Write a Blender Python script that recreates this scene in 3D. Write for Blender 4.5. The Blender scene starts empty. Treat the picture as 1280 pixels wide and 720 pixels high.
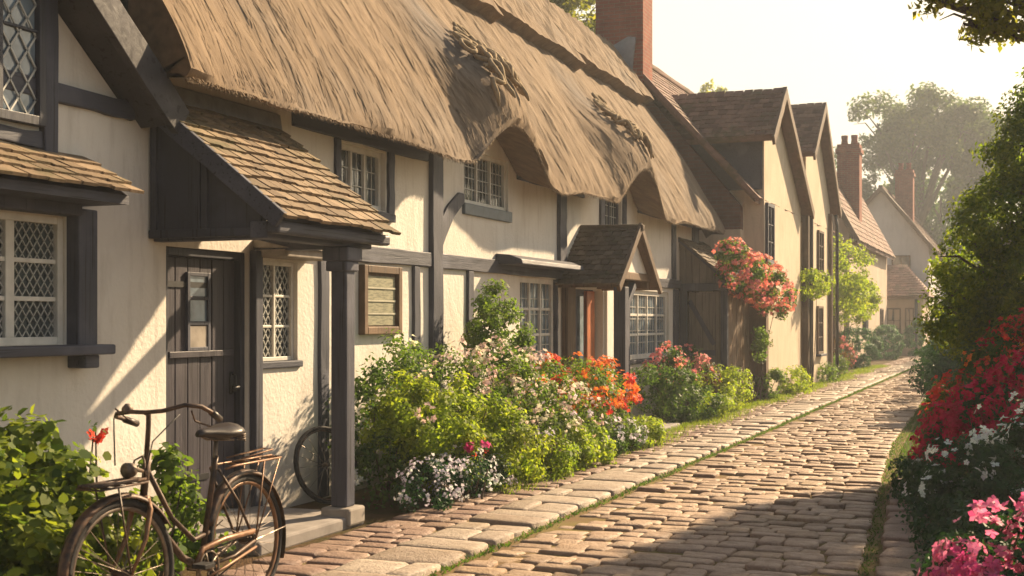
import bpy, bmesh, math, random
import numpy as np
from mathutils import Vector, Matrix

R = math.radians
random.seed(7)
scene = bpy.context.scene
COL = scene.collection
ORG = {}            # world origin of every top-level object (by name)

# ------------------------------------------------------------------ helpers
def tag(o, label=None, cat=None, group=None, kind=None):
    if label: o['label'] = label
    if cat: o['category'] = cat
    if group: o['group'] = group
    if kind: o['kind'] = kind
    return o

def thing(name, label, cat, loc=(0, 0, 0), group=None, rotz=0.0):
    o = bpy.data.objects.new(name, None)
    COL.objects.link(o)
    o.empty_display_size = 0.1
    o.location = loc
    o.rotation_euler = (0, 0, rotz)
    tag(o, label, cat, group)
    ORG[o.name] = Vector(loc)
    return o

def root_of(o):
    while o is not None and o.parent is not None:
        o = o.parent
    return o

def origin_of(o):
    r = root_of(o)
    return ORG.get(r.name, Vector((0, 0, 0))) if r is not None else Vector((0, 0, 0))

def link(name, me, mat, parent=None, origin=None):
    o = bpy.data.objects.new(name, me)
    COL.objects.link(o)
    if mat is not None:
        me.materials.append(mat)
    if parent is not None:
        o.parent = parent
    elif origin is not None:
        o.location = origin
        ORG[o.name] = Vector(origin)
    return o

class MB:
    """collects geometry given in world coordinates; build() links it as ONE mesh object"""
    def __init__(s):
        s.v = []; s.f = []
    def add(s, vs, fs):
        b = len(s.v)
        s.v += [tuple(p) for p in vs]
        s.f += [tuple(i + b for i in f) for f in fs]
    def quad(s, a, b, c, d): s.add([a, b, c, d], [(0, 1, 2, 3)])
    def box(s, lo, hi):
        x0, y0, z0 = lo; x1, y1, z1 = hi
        s.add([(x0,y0,z0),(x1,y0,z0),(x1,y1,z0),(x0,y1,z0),(x0,y0,z1),(x1,y0,z1),(x1,y1,z1),(x0,y1,z1)],
              [(0,3,2,1),(4,5,6,7),(0,1,5,4),(1,2,6,5),(2,3,7,6),(3,0,4,7)])
    def obox(s, o, u, v, w):
        o, u, v, w = Vector(o), Vector(u), Vector(v), Vector(w)
        P = [o, o+u, o+u+v, o+v, o+w, o+u+w, o+u+v+w, o+v+w]
        F = [(0,3,2,1),(4,5,6,7),(0,1,5,4),(1,2,6,5),(2,3,7,6),(3,0,4,7)]
        if u.cross(v).dot(w) < 0: F = [tuple(reversed(f)) for f in F]
        s.add(P, F)
    def bar(s, p0, p1, w, d, n=(1, 0, 0), seg=1, jit=0.0, taper=1.0):
        """bar from p0 to p1; w across, d along n (centred on the line)"""
        p0, p1, n = Vector(p0), Vector(p1), Vector(n).normalized()
        t = (p1 - p0).normalized()
        n = (n - t * n.dot(t)).normalized()
        a = t.cross(n).normalized()
        V = []; F = []
        for i in range(seg + 1):
            k = i / seg
            c = p0.lerp(p1, k)
            ww = w * (1 + (taper - 1) * k)
            for sa, sn in ((-1,-1),(1,-1),(1,1),(-1,1)):
                V.append(c + a*(sa*ww/2 + random.uniform(-jit, jit)) + n*(sn*d/2 + random.uniform(-jit, jit)*0.4))
        for i in range(seg):
            for k in range(4):
                b = i*4
                F.append((b+k, b+(k+1)%4, b+4+(k+1)%4, b+4+k))
        F.append((3,2,1,0)); e = seg*4; F.append((e, e+1, e+2, e+3))
        s.add(V, F)
    def tube(s, pts, rad, n=8, cap=True, closed=False):
        pts = [Vector(p) for p in pts]
        m = len(pts)
        rad = rad if hasattr(rad, '__len__') else [rad]*m
        V = []; F = []
        prev = None
        for i, p in enumerate(pts):
            if closed: t = pts[(i+1) % m] - pts[i-1]
            else: t = pts[min(i+1, m-1)] - pts[max(i-1, 0)]
            t.normalize()
            if prev is None:
                ref = Vector((0,0,1)) if abs(t.z) < 0.9 else Vector((1,0,0))
                a = t.cross(ref).normalized()
            else:
                a = (prev - t*prev.dot(t))
                a = a.normalized() if a.length > 1e-6 else t.orthogonal().normalized()
            prev = a
            b = t.cross(a)
            for k in range(n):
                an = 2*math.pi*k/n
                V.append(p + (a*math.cos(an) + b*math.sin(an))*rad[i])
        for i in range(m if closed else m-1):
            for k in range(n):
                i2 = (i+1) % m
                F.append((i*n+k, i*n+(k+1)%n, i2*n+(k+1)%n, i2*n+k))
        if cap and not closed:
            F.append(tuple(reversed(range(n)))); F.append(tuple((m-1)*n+k for k in range(n)))
        s.add(V, F)
    def prism(s, poly, ext):
        """closed polygon (world points) pushed along ext"""
        poly = [Vector(p) for p in poly]; ext = Vector(ext); n = len(poly)
        F = [tuple(range(n)), tuple(reversed(range(n, 2*n)))]
        for i in range(n):
            j = (i+1) % n
            F.append((j, i, n+i, n+j))
        s.add(poly + [p+ext for p in poly], F)
    def build(s, name, mat, parent=None, smooth=False, bevel=0.0, origin=None, recalc=True):
        me = bpy.data.meshes.new(name)
        o0 = origin_of(parent) if parent is not None else Vector(origin or (0,0,0))
        rz = root_of(parent).rotation_euler.z if parent is not None else 0.0
        if rz: 
            M = Matrix.Rotation(-rz, 3, 'Z')
            vs = [M @ (Vector(p) - o0) for p in s.v]
        else:
            vs = [(p[0]-o0.x, p[1]-o0.y, p[2]-o0.z) for p in s.v]
        me.from_pydata(vs, [], s.f)
        if recalc:
            bm = bmesh.new(); bm.from_mesh(me)
            bmesh.ops.recalc_face_normals(bm, faces=bm.faces)
            bm.to_mesh(me); bm.free()
        if smooth:
            me.polygons.foreach_set('use_smooth', [True]*len(me.polygons))
        me.update()
        o = link(name, me, mat, parent, origin if parent is None else None)
        if bevel:
            m = o.modifiers.new('bevel', 'BEVEL'); m.width = bevel; m.segments = 2; m.limit_method = 'ANGLE'
        return o

def npmesh(name, V, k, mat, parent=None, smooth=False, origin=None):
    """V: (N*k,3) world coordinates, faces of k consecutive vertices"""
    V = np.asarray(V, dtype=np.float32).reshape(-1, 3)
    o0 = origin_of(parent) if parent is not None else Vector(origin or (0,0,0))
    V = V - np.array(o0, dtype=np.float32)
    n = len(V); nf = n // k
    me = bpy.data.meshes.new(name)
    me.vertices.add(n); me.vertices.foreach_set('co', V.ravel())
    me.loops.add(n); me.loops.foreach_set('vertex_index', np.arange(n, dtype=np.int32))
    me.polygons.add(nf)
    me.polygons.foreach_set('loop_start', np.arange(0, n, k, dtype=np.int32))
    me.polygons.foreach_set('loop_total', np.full(nf, k, dtype=np.int32))
    if smooth: me.polygons.foreach_set('use_smooth', np.ones(nf, dtype=bool))
    me.update(calc_edges=True)
    return link(name, me, mat, parent, origin if parent is None else None)

# ------------------------------------------------------------------ materials
class NT:
    def __init__(s, name):
        s.m = bpy.data.materials.new(name); s.m.use_nodes = True
        s.t = s.m.node_tree; s.n = s.t.nodes; s.l = s.t.links
        s.bsdf = s.n['Principled BSDF']; s.out = s.n['Material Output']
    def new(s, t, **kw):
        x = s.n.new(t)
        for k, v in kw.items(): setattr(x, k, v)
        return x
    def set(s, sock, val):
        if isinstance(val, bpy.types.NodeSocket): s.l.new(val, sock)
        else: sock.default_value = val
    def coord(s, out='Object'): return s.new('ShaderNodeTexCoord').outputs[out]
    def scale(s, v, xyz):
        m = s.new('ShaderNodeMapping'); s.set(m.inputs['Vector'], v); m.inputs['Scale'].default_value = xyz
        return m.outputs[0]
    def noise(s, v, sc, det=4, rough=0.55, dist=0.0, out='Fac'):
        x = s.new('ShaderNodeTexNoise'); s.set(x.inputs['Vector'], v)
        x.inputs['Scale'].default_value = sc; x.inputs['Detail'].default_value = det
        x.inputs['Roughness'].default_value = rough; x.inputs['Distortion'].default_value = dist
        return x.outputs[out]
    def voro(s, v, sc, feature='F1', out='Distance'):
        x = s.new('ShaderNodeTexVoronoi', feature=feature); s.set(x.inputs['Vector'], v); x.inputs['Scale'].default_value = sc
        return x.outputs[out]
    def ramp(s, fac, stops, interp='LINEAR'):
        x = s.new('ShaderNodeValToRGB'); s.set(x.inputs[0], fac); e = x.color_ramp; e.interpolation = interp
        while len(e.elements) < len(stops): e.elements.new(0.5)
        for el, (p, c) in zip(e.elements, stops):
            el.position = p; el.color = (*c, 1) if hasattr(c, '__len__') else (c, c, c, 1)
        return x.outputs[0]
    def mix(s, fac, a, b, mode='MIX'):
        x = s.new('ShaderNodeMix', data_type='RGBA', blend_type=mode)
        s.set(x.inputs[0], fac)
        for sock, val in ((x.inputs[6], a), (x.inputs[7], b)):
            s.set(sock, (*val, 1) if isinstance(val, tuple) and len(val) == 3 else val)
        return x.outputs[2]
    def math(s, op, a, b=0.0, clamp=False):
        x = s.new('ShaderNodeMath', operation=op, use_clamp=clamp); s.set(x.inputs[0], a); s.set(x.inputs[1], b)
        return x.outputs[0]
    def dot(s, v, vec):
        x = s.new('ShaderNodeVectorMath', operation='DOT_PRODUCT'); s.set(x.inputs[0], v); x.inputs[1].default_value = vec
        return x.outputs['Value']
    def dist(s, v, p):
        x = s.new('ShaderNodeVectorMath', operation='DISTANCE'); s.set(x.inputs[0], v); x.inputs[1].default_value = p
        return x.outputs['Value']
    def comb(s, x, y, z):
        c = s.new('ShaderNodeCombineXYZ')
        for i, q in enumerate((x, y, z)): s.set(c.inputs[i], q)
        return c.outputs[0]
    def sep(s, v):
        c = s.new('ShaderNodeSeparateXYZ'); s.set(c.inputs[0], v); return c.outputs
    def island(s): return s.new('ShaderNodeNewGeometry').outputs['Random Per Island']
    def bump(s, h, strength=0.5, dist=0.02, normal=None):
        b = s.new('ShaderNodeBump'); b.inputs['Strength'].default_value = strength; b.inputs['Distance'].default_value = dist
        s.set(b.inputs['Height'], h)
        if normal is not None: s.set(b.inputs['Normal'], normal)
        return b.outputs[0]
    def fin(s, col, rough=0.8, normal=None, spec=0.3, metal=0.0):
        s.set(s.bsdf.inputs['Base Color'], (*col, 1) if isinstance(col, tuple) and len(col) == 3 else col)
        s.set(s.bsdf.inputs['Roughness'], rough)
        s.bsdf.inputs['Specular IOR Level'].default_value = spec
        s.set(s.bsdf.inputs['Metallic'], metal)
        if normal is not None: s.set(s.bsdf.inputs['Normal'], normal)
        return s.m

def m_plaster(name, c1, c2, c3):
    t = NT(name); p = t.coord()
    n1 = t.noise(p, 0.9, 5, 0.6, 0.6); n2 = t.noise(t.scale(p, (6, 6, 1.1)), 1.3, 5, 0.65); n3 = t.noise(p, 26, 4, 0.6)
    col = t.mix(t.ramp(n1, [(0.35, 0.0), (0.7, 1.0)]), c1, c2)
    col = t.mix(t.math('MULTIPLY', t.ramp(n2, [(0.50, 0.0), (0.74, 1.0)]), 0.45), col, c3)
    z = t.sep(p)[2]
    damp = t.math('MULTIPLY', t.ramp(t.math('ADD', z, t.math('MULTIPLY', n1, 0.9)), [(0.35, 1.0), (1.2, 0.0)]), 0.7)
    col = t.mix(damp, col, c3)
    h = t.math('ADD', t.math('MULTIPLY', n3, 0.35), t.math('MULTIPLY', n1, 1.0))
    return t.fin(col, 0.92, t.bump(h, 0.55, 0.035), 0.15)

def m_wood(name, c1, c2, rough=0.65, along='z', bump=0.5):
    t = NT(name); p = t.coord()
    sc = {'z': (14, 14, 1.2), 'y': (14, 1.2, 14), 'x': (1.2, 14, 14), 'a': (6, 6, 6)}[along]
    n1 = t.noise(t.scale(p, sc), 2.2, 6, 0.65, 0.7); n2 = t.noise(p, 2.0, 4)
    f = t.math('ADD', t.math('MULTIPLY', n1, 0.6), t.math('MULTIPLY', n2, 0.4))
    col = t.ramp(f, [(0.32, c1), (0.68, c2)])
    isl = t.island()
    col = t.mix(0.3, col, t.ramp(isl, [(0, c1), (1, c2)]))
    ck = t.noise(t.scale(p, tuple(q*2.2 if q > 2 else q*0.55 for q in sc)), 1.6, 3, 0.5, 0.4)
    col = t.mix(t.ramp(ck, [(0.60, 0.0), (0.66, 0.85)]), col, tuple(q*0.3 for q in c1))
    col = t.mix(t.ramp(n2, [(0.55, 0.0), (0.75, 0.5)]), col, tuple(min(1, q*1.7+0.012) for q in c2))
    return t.fin(col, t.ramp(n1, [(0.3, rough-0.12), (0.7, rough+0.15)]), t.bump(n1, bump, 0.01), 0.35)

def m_tiles(name, c1, c2, c3, moss=(0.06, 0.07, 0.02)):
    t = NT(name); p = t.coord()
    isl = t.island(); n = t.noise(p, 9, 5, 0.65); n2 = t.noise(p, 1.1, 3); n3 = t.noise(p, 45, 3)
    col = t.ramp(isl, [(0, c1), (0.5, c2), (1, c3)])
    col = t.mix(t.ramp(n, [(0.45, 0.0), (0.8, 0.6)]), col, tuple(x*0.45 for x in c1))
    col = t.mix(t.math('MULTIPLY', t.ramp(t.math('MULTIPLY', n2, t.math('ADD', n, 0.4)), [(0.46, 0.0), (0.62, 1.0)]), 0.5), col, moss)
    return t.fin(col, 0.85, t.bump(t.math('ADD', n, t.math('MULTIPLY', n3, 0.4)), 0.6, 0.012), 0.25)

def m_brick(name, c1, c2, mortar, bw=0.23, bh=0.075):
    t = NT(name); p = t.coord(); x, y, z = t.sep(p)
    v = t.comb(t.math('ADD', x, y), z, 0.0)
    b = t.new('ShaderNodeTexBrick'); t.set(b.inputs['Vector'], v)
    b.inputs['Scale'].default_value = 1.0; b.inputs['Brick Width'].default_value = bw; b.inputs['Row Height'].default_value = bh
    b.inputs['Mortar Size'].default_value = 0.008; b.inputs['Bias'].default_value = -0.2
    b.inputs['Color1'].default_value = (*c1, 1); b.inputs['Color2'].default_value = (*c2, 1); b.inputs['Mortar'].default_value = (*mortar, 1)
    n = t.noise(p, 3, 5, 0.7); n2 = t.noise(p, 30, 4)
    col = t.mix(t.ramp(n, [(0.4, 0.0), (0.75, 0.65)]), b.outputs['Color'], tuple(q*0.35 for q in c1))
    h = t.math('SUBTRACT', t.math('MULTIPLY', n2, 0.5), b.outputs['Fac'])
    return t.fin(col, 0.9, t.bump(h, 0.7, 0.012), 0.2)

def m_leaf(name, cols, trans=0.35, rough=0.55, tint=(1.05, 1.05, 0.5)):
    trans = trans + (0.14 if trans >= 0.35 else 0.05)
    t = NT(name); p = t.coord()
    isl = t.island()
    k = len(cols)
    col = t.ramp(isl, [(i/(k-1), c) for i, c in enumerate(cols)])
    n = t.noise(p, 2.6, 3)
    col = t.mix(t.ramp(n, [(0.35, 0.0), (0.65, 0.55)]), col, t.mix(1.0, col, (0.75, 1.0, 0.9), 'MULTIPLY'))
    t.fin(col, rough, None, 0.18)
    tr = t.new('ShaderNodeBsdfTranslucent'); t.set(tr.inputs[0], t.mix(1.0, col, tuple(q*1.6 for q in tint), 'MULTIPLY'))
    ms = t.new('ShaderNodeMixShader'); ms.inputs[0].default_value = trans
    t.l.new(t.bsdf.outputs[0], ms.inputs[1]); t.l.new(tr.outputs[0], ms.inputs[2]); t.l.new(ms.outputs[0], t.out.inputs[0])
    return t.m

def m_petal(name, cols):
    return m_leaf(name, cols, 0.3, 0.6, (0.9, 0.9, 0.9))

def m_plain(name, c, rough=0.6, spec=0.3, metal=0.0, var=0.25, sc=12):
    t = NT(name); p = t.coord(); n = t.noise(p, sc, 4)
    col = t.mix(t.ramp(n, [(0.35, 0.0), (0.7, 1.0)]), c, tuple(q*(1-var) for q in c))
    return t.fin(col, rough, t.bump(n, 0.25, 0.004), spec, metal)

def m_glass(name, c=(0.035, 0.045, 0.05), spec=0.9):
    t = NT(name); p = t.coord(); n = t.noise(p, 5, 2); isl = t.island()
    col = t.mix(t.ramp(n, [(0.35, 0.0), (0.7, 1.0)]), c, tuple(q*2.2 for q in c))
    return t.fin(col, 0.08, t.bump(n, 0.12, 0.03), spec)

def m_metal(name, c1, c2, rough=0.45, metal=0.6):
    t = NT(name); p = t.coord(); n = t.noise(p, 22, 5, 0.7); n2 = t.noise(p, 5, 3)
    f = t.ramp(t.math('ADD', t.math('MULTIPLY', n, 0.6), t.math('MULTIPLY', n2, 0.4)), [(0.42, 0.0), (0.6, 1.0)])
    return t.fin(t.mix(f, c1, c2), t.math('ADD', t.math('MULTIPLY', f, 0.3), rough), t.bump(n, 0.3, 0.002), 0.5, t.math('SUBTRACT', metal, t.math('MULTIPLY', f, metal*0.7)))

M = {}
M['plaster'] = m_plaster('plaster_cream', (0.64, 0.60, 0.54), (0.73, 0.69, 0.63), (0.40, 0.35, 0.30))
M['plaster2'] = m_plaster('plaster_ochre', (0.52, 0.43, 0.32), (0.60, 0.51, 0.39), (0.31, 0.25, 0.18))
M['plaster3'] = m_plaster('plaster_buff', (0.46, 0.36, 0.28), (0.54, 0.44, 0.35), (0.33, 0.26, 0.2))
M['plaster4'] = m_plaster('plaster_pale', (0.52, 0.51, 0.50), (0.60, 0.58, 0.56), (0.4, 0.38, 0.36))
M['timber'] = m_wood('timber_dark', (0.030, 0.033, 0.050), (0.074, 0.077, 0.104), 0.6)
M['timber_y'] = m_wood('timber_dark_y', (0.030, 0.033, 0.050), (0.074, 0.077, 0.104), 0.6, 'y')
M['timber_d'] = m_wood('timber_board', (0.022, 0.021, 0.026), (0.045, 0.042, 0.048), 0.7, 'a', 0.4)
M['paint_blue'] = m_wood('paint_slate', (0.022, 0.024, 0.036), (0.040, 0.042, 0.060), 0.5, 'z', 0.3)
M['door'] = m_wood('door_paint', (0.032, 0.030, 0.042), (0.058, 0.050, 0.062), 0.5, 'z', 0.35)
M['brown_wood'] = m_wood('brown_wood', (0.06, 0.035, 0.02), (0.17, 0.105, 0.06), 0.65)
M['grey_wood'] = m_wood('weathered_boards', (0.09, 0.075, 0.065), (0.20, 0.165, 0.14), 0.8)
M['orange_wood'] = m_wood('orange_door', (0.30, 0.075, 0.02), (0.42, 0.13, 0.04), 0.5)
M['white'] = m_plain('white_paint', (0.66, 0.63, 0.57), 0.5, 0.35, var=0.2, sc=9)
M['lead'] = m_plain('lead_cames', (0.42, 0.42, 0.40), 0.5, 0.4, 0.2)
M['blue_sill'] = m_plain('blue_grey_paint', (0.12, 0.15, 0.18), 0.5)
M['glass'] = m_glass('old_glass')
M['glass_pale'] = m_glass('pale_glass', (0.10, 0.13, 0.16))
M['stone'] = m_plain('stone', (0.36, 0.32, 0.28), 0.9, 0.15, var=0.4, sc=7)
M['slab'] = m_plain('door_step_stone', (0.30, 0.27, 0.25), 0.85, 0.2, var=0.35, sc=5)
M['lead_sheet'] = m_plain('lead_flashing', (0.30, 0.30, 0.32), 0.55, 0.3, 0.2)
M['tile_gold'] = m_tiles('tiles_porch', (0.13, 0.092, 0.06), (0.205, 0.148, 0.094), (0.28, 0.205, 0.135))
M['tile_brown'] = m_tiles('tiles_brown', (0.09, 0.05, 0.035), (0.15, 0.085, 0.06), (0.2, 0.12, 0.085))
M['tile_dark'] = m_tiles('tiles_dark', (0.07, 0.05, 0.035), (0.11, 0.08, 0.055), (0.15, 0.11, 0.075))
M['tile_red'] = m_tiles('tiles_red', (0.13, 0.072, 0.058), (0.19, 0.108, 0.088), (0.25, 0.15, 0.118))
M['brick'] = m_brick('brick_red', (0.30, 0.085, 0.05), (0.22, 0.055, 0.035), (0.25, 0.17, 0.13))
M['brick_dark'] = m_brick('brick_dark', (0.14, 0.06, 0.045), (0.10, 0.042, 0.032), (0.12, 0.085, 0.07))
M['bark'] = m_wood('bark', (0.06, 0.045, 0.03), (0.14, 0.105, 0.075), 0.9, 'z', 0.9)
M['black'] = m_plain('black_rubber', (0.022, 0.02, 0.02), 0.75, 0.3, var=0.3, sc=30)
M['rust'] = m_metal('rusty_bronze', (0.030, 0.022, 0.018), (0.095, 0.048, 0.026), 0.38, 0.55)
M['rust_bright'] = m_metal('rusty_bright', (0.13, 0.072, 0.038), (0.20, 0.095, 0.045), 0.35, 0.6)
M['steel'] = m_metal('dull_steel', (0.20, 0.17, 0.14), (0.09, 0.055, 0.035), 0.35, 0.8)
M['leather'] = m_plain('saddle_leather', (0.028, 0.02, 0.017), 0.45, 0.4, var=0.3, sc=25)
M['iron'] = m_plain('black_iron', (0.02, 0.02, 0.022), 0.5, 0.4)

# thatch: streaks run down the slope
PITCH = math.atan2(3.63, 2.45)
SD = (-math.cos(PITCH), 0, math.sin(PITCH)); ND = (math.sin(PITCH), 0, math.cos(PITCH))
COT = Vector((-5.9, 16.0, 0.0))
def m_thatch(name, dark=1.0, stains=()):
    t = NT(name); p = t.coord()
    s = t.dot(p, SD); nn = t.dot(p, ND); y = t.sep(p)[1]
    # slightly slanting grain
    y2 = t.math('ADD', y, t.math('MULTIPLY', s, 0.10))
    fine = t.noise(t.comb(t.math('MULTIPLY', y2, 55), t.math('MULTIPLY', s, 3.2), t.math('MULTIPLY', nn, 30)), 1.0, 5, 0.65, 0.3)
    mid = t.noise(t.comb(t.math('MULTIPLY', y2, 9), t.math('MULTIPLY', s, 1.1), t.math('MULTIPLY', nn, 6)), 1.0, 5, 0.6, 0.8)
    big = t.noise(p, 0.45, 4, 0.6, 0.4)
    c = lambda q: tuple(k*dark for k in q)
    col = t.ramp(mid, [(0.25, c((0.128, 0.092, 0.064))), (0.5, c((0.19, 0.136, 0.090))), (0.75, c((0.25, 0.182, 0.120)))])
    col = t.mix(t.ramp(fine, [(0.28, 0.36), (0.5, 0.0)]), col, c((0.10, 0.075, 0.052)))
    col = t.mix(t.ramp(fine, [(0.58, 0.0), (0.8, 0.4)]), col, c((0.48, 0.38, 0.24)))
    col = t.mix(t.ramp(big, [(0.5, 0.0), (0.72, 0.6)]), col, c((0.165, 0.14, 0.12)))
    wob = t.math('MULTIPLY', t.noise(p, 2.2, 4, 0.6), 0.9)
    for (pt, r) in stains:                      # weathered grey patches above the eyebrows
        d = t.math('ADD', t.dist(t.scale(p, (1, 1, 0.8)), (pt[0], pt[1], pt[2]*0.8)), wob)
        f = t.ramp(t.math('DIVIDE', d, r), [(0.5, 0.8), (1.0, 0.0)])
        col = t.mix(f, col, c((0.125, 0.108, 0.098)))
    h = t.math('ADD', fine, t.math('MULTIPLY', mid, 0.35))
    return t.fin(col, 0.9, t.bump(h, 0.4, 0.010), 0.12)
M['thatch'] = m_thatch('thatch_straw', 1.0, [((-0.50, -2.75, 4.75), 1.5), ((-0.5, 2.8, 4.9), 1.35)])
M['thatch_dark'] = m_thatch('thatch_underside', 0.42)
M['reed_edge'] = m_plain('reed_edge', (0.15, 0.092, 0.05), 0.95, 0.1, var=0.45, sc=14)
M['straw'] = m_thatch('straw_rope', 0.95)

M['straw_rope'] = m_plain('straw_rope_pale', (0.34, 0.26, 0.165), 0.9, 0.1, var=0.4, sc=20)

# ------------------------------------------------------------------ camera, light, world
TH = math.atan(640/1600)
cam = bpy.data.cameras.new('camera'); cam.sensor_width = 36; cam.lens = 45; cam.shift_y = 40/1280
cam.clip_end = 1000; cam.clip_start = 0.1
cam.dof.use_dof = True; cam.dof.focus_distance = 12.5; cam.dof.aperture_fstop = 4.0
co = bpy.data.objects.new('camera', cam); COL.objects.link(co)
co.location = (0, 0, 1.6); co.rotation_euler = (R(90), 0, TH)
scene.camera = co

SUN_A, SUN_E = R(23), R(31)
sd = Vector((math.cos(SUN_E)*math.sin(SUN_A), math.cos(SUN_E)*math.cos(SUN_A), math.sin(SUN_E)))
sl = bpy.data.lights.new('sun', 'SUN'); sl.energy = 5.0; sl.angle = R(1.0); sl.color = (1.0, 0.75, 0.465)
so = bpy.data.objects.new('sun', sl); COL.objects.link(so); so.location = (20, 30, 40)
so.rotation_euler = sd.to_track_quat('Z', 'Y').to_euler()

w = bpy.data.worlds.new('World'); scene.world = w; w.use_nodes = True
wn, wl = w.node_tree.nodes, w.node_tree.links
sky = wn.new('ShaderNodeTexSky'); sky.sky_type = 'NISHITA'; sky.sun_disc = False
sky.sun_elevation = SUN_E; sky.sun_rotation = SUN_A; sky.air_density = 1.3; sky.dust_density = 6.0; sky.ozone_density = 0.6
mx = wn.new('ShaderNodeMix'); mx.data_type = 'RGBA'; mx.inputs[0].default_value = 0.72   # thin bright morning overcast veils the blue
wl.new(sky.outputs[0], mx.inputs[6])
# the veil is brightest low down and towards the sun, and thins overhead and behind
tc = wn.new('ShaderNodeTexCoord'); sx = wn.new('ShaderNodeSeparateXYZ'); wl.new(tc.outputs['Generated'], sx.inputs[0])
def wramp(sock, stops):
    r = wn.new('ShaderNodeValToRGB'); wl.new(sock, r.inputs[0]); e = r.color_ramp
    while len(e.elements) < len(stops): e.elements.new(0.5)
    for el, (p, c) in zip(e.elements, stops): el.position = p; el.color = (*c, 1)
    return r.outputs[0]
zr_ = wramp(sx.outputs[2], [(0.0, (1, .98, .92)), (0.28, (.97, .97, .94)), (0.6, (.29, .35, .47)), (1.0, (.18, .25, .38))])
dp = wn.new('ShaderNodeVectorMath'); dp.operation = 'DOT_PRODUCT'; wl.new(tc.outputs['Generated'], dp.inputs[0]); dp.inputs[1].default_value = (math.sin(SUN_A)*0.5, math.cos(SUN_A)*0.5, 0)
ad = wn.new('ShaderNodeMath'); ad.operation = 'ADD'; wl.new(dp.outputs['Value'], ad.inputs[0]); ad.inputs[1].default_value = 0.5
ar_ = wramp(ad.outputs[0], [(0.15, (.30, .32, .36)), (0.62, (.95, .97, 1.0)), (0.97, (1.08, 1.0, .86))])
mu = wn.new('ShaderNodeMix'); mu.data_type = 'RGBA'; mu.blend_type = 'MULTIPLY'; mu.inputs[0].default_value = 1.0
wl.new(zr_, mu.inputs[6]); wl.new(ar_, mu.inputs[7])
mu2 = wn.new('ShaderNodeMix'); mu2.data_type = 'RGBA'; mu2.blend_type = 'MULTIPLY'; mu2.inputs[0].default_value = 1.0
wl.new(mu.outputs[2], mu2.inputs[6]); mu2.inputs[7].default_value = (8.6, 8.35, 7.7, 1)
wl.new(mu2.outputs[2], mx.inputs[7])
bg = wn['Background']; bg.inputs[1].default_value = 0.05
wl.new(mx.outputs[2], bg.inputs[0])

scene.view_settings.view_transform = 'Standard'; scene.view_settings.look = 'None'
scene.view_settings.gamma = 1; scene.view_settings.exposure = 1.45
scene.view_settings.use_curve_mapping = False
scene.render.engine = 'CYCLES'
cy = scene.cycles
cy.use_denoising = True; cy.denoiser = 'OPENIMAGEDENOISE'
cy.max_bounces = 6; cy.diffuse_bounces = 3; cy.glossy_bounces = 2; cy.transmission_bounces = 3; cy.volume_bounces = 0
cy.transparent_max_bounces = 4; cy.caustics_reflective = False; cy.caustics_refractive = False
cy.use_adaptive_sampling = True; cy.adaptive_threshold = 0.015
cy.sample_clamp_indirect = 6

# ------------------------------------------------------------------ ground, road, pavement
def right_edge(y):
    return float(np.interp(y, [-10, 4, 8.2, 11, 16.6, 33.6, 55, 80, 110], [-0.6, -0.8, -0.95, -1.16, -1.55, -2.05, -2.4, -3.0, -3.3]))
ROADL = -3.42

t = NT('ground_earth'); p = t.coord()
n = t.noise(p, 0.7, 6, 0.6); n2 = t.noise(p, 14, 5, 0.7)
gcol = t.mix(t.ramp(n, [(0.4, 0.0), (0.6, 1.0)]), (0.05, 0.065, 0.02), (0.10, 0.075, 0.04))
t.fin(gcol, 0.95, t.bump(n2, 0.8, 0.03), 0.1); M['earth'] = t.m

t = NT('soil'); p = t.coord(); n = t.noise(p, 3, 6, 0.65); n2 = t.noise(p, 24, 5, 0.7)
scol = t.mix(t.ramp(n, [(0.42, 0.0), (0.62, 1.0)]), (0.10, 0.06, 0.032), (0.06, 0.055, 0.018))
t.fin(scol, 0.95, t.bump(n2, 1.0, 0.03), 0.1); M['soil'] = t.m

t = NT('road_joint'); p = t.coord(); n = t.noise(p, 1.3, 5, 0.65); n2 = t.noise(p, 30, 4)
jc = t.mix(t.ramp(n, [(0.42, 0.0), (0.6, 1.0)]), (0.16, 0.105, 0.055), (0.16, 0.125, 0.045))
t.fin(jc, 0.95, t.bump(n2, 0.8, 0.01), 0.1); M['joint'] = t.m

def m_setts(name, stops):
    t = NT(name); p = t.coord(); isl = t.island()
    col = t.ramp(isl, stops)
    n = t.noise(p, 11, 6, 0.7); n2 = t.noise(p, 0.8, 4); n3 = t.noise(p, 60, 3)
    col = t.mix(t.ramp(n, [(0.46, 0.0), (0.78, 0.7)]), col, (0.16, 0.11, 0.08))
    col = t.mix(t.math('MULTIPLY', t.ramp(n2, [(0.5, 0.0), (0.7, 1.0)]), 0.4), col, (0.22, 0.15, 0.07))
    col = t.mix(t.ramp(n3, [(0.62, 0.0), (0.75, 0.5)]), col, (0.45, 0.36, 0.28))
    rough = t.ramp(n, [(0.3, 0.48), (0.7, 0.8)])
    return t.fin(col, rough, t.bump(t.math('ADD', n, t.math('MULTIPLY', n3, 0.45)), 1.0, 0.02), 0.3)
M['setts'] = m_setts('road_setts', [(0, (0.25, 0.17, 0.12)), (0.3, (0.38, 0.265, 0.185)), (0.55, (0.31, 0.22, 0.16)), (0.8, (0.43, 0.31, 0.22)), (1, (0.35, 0.24, 0.155))])
M['flags'] = m_setts('pavement_flags', [(0, (0.27, 0.21, 0.165)), (0.5, (0.34, 0.275, 0.22)), (1, (0.40, 0.33, 0.265))])
M['pavers'] = m_setts('pavement_bricks', [(0, (0.19, 0.12, 0.095)), (0.5, (0.24, 0.155, 0.12)), (1, (0.29, 0.20, 0.155))])

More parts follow.
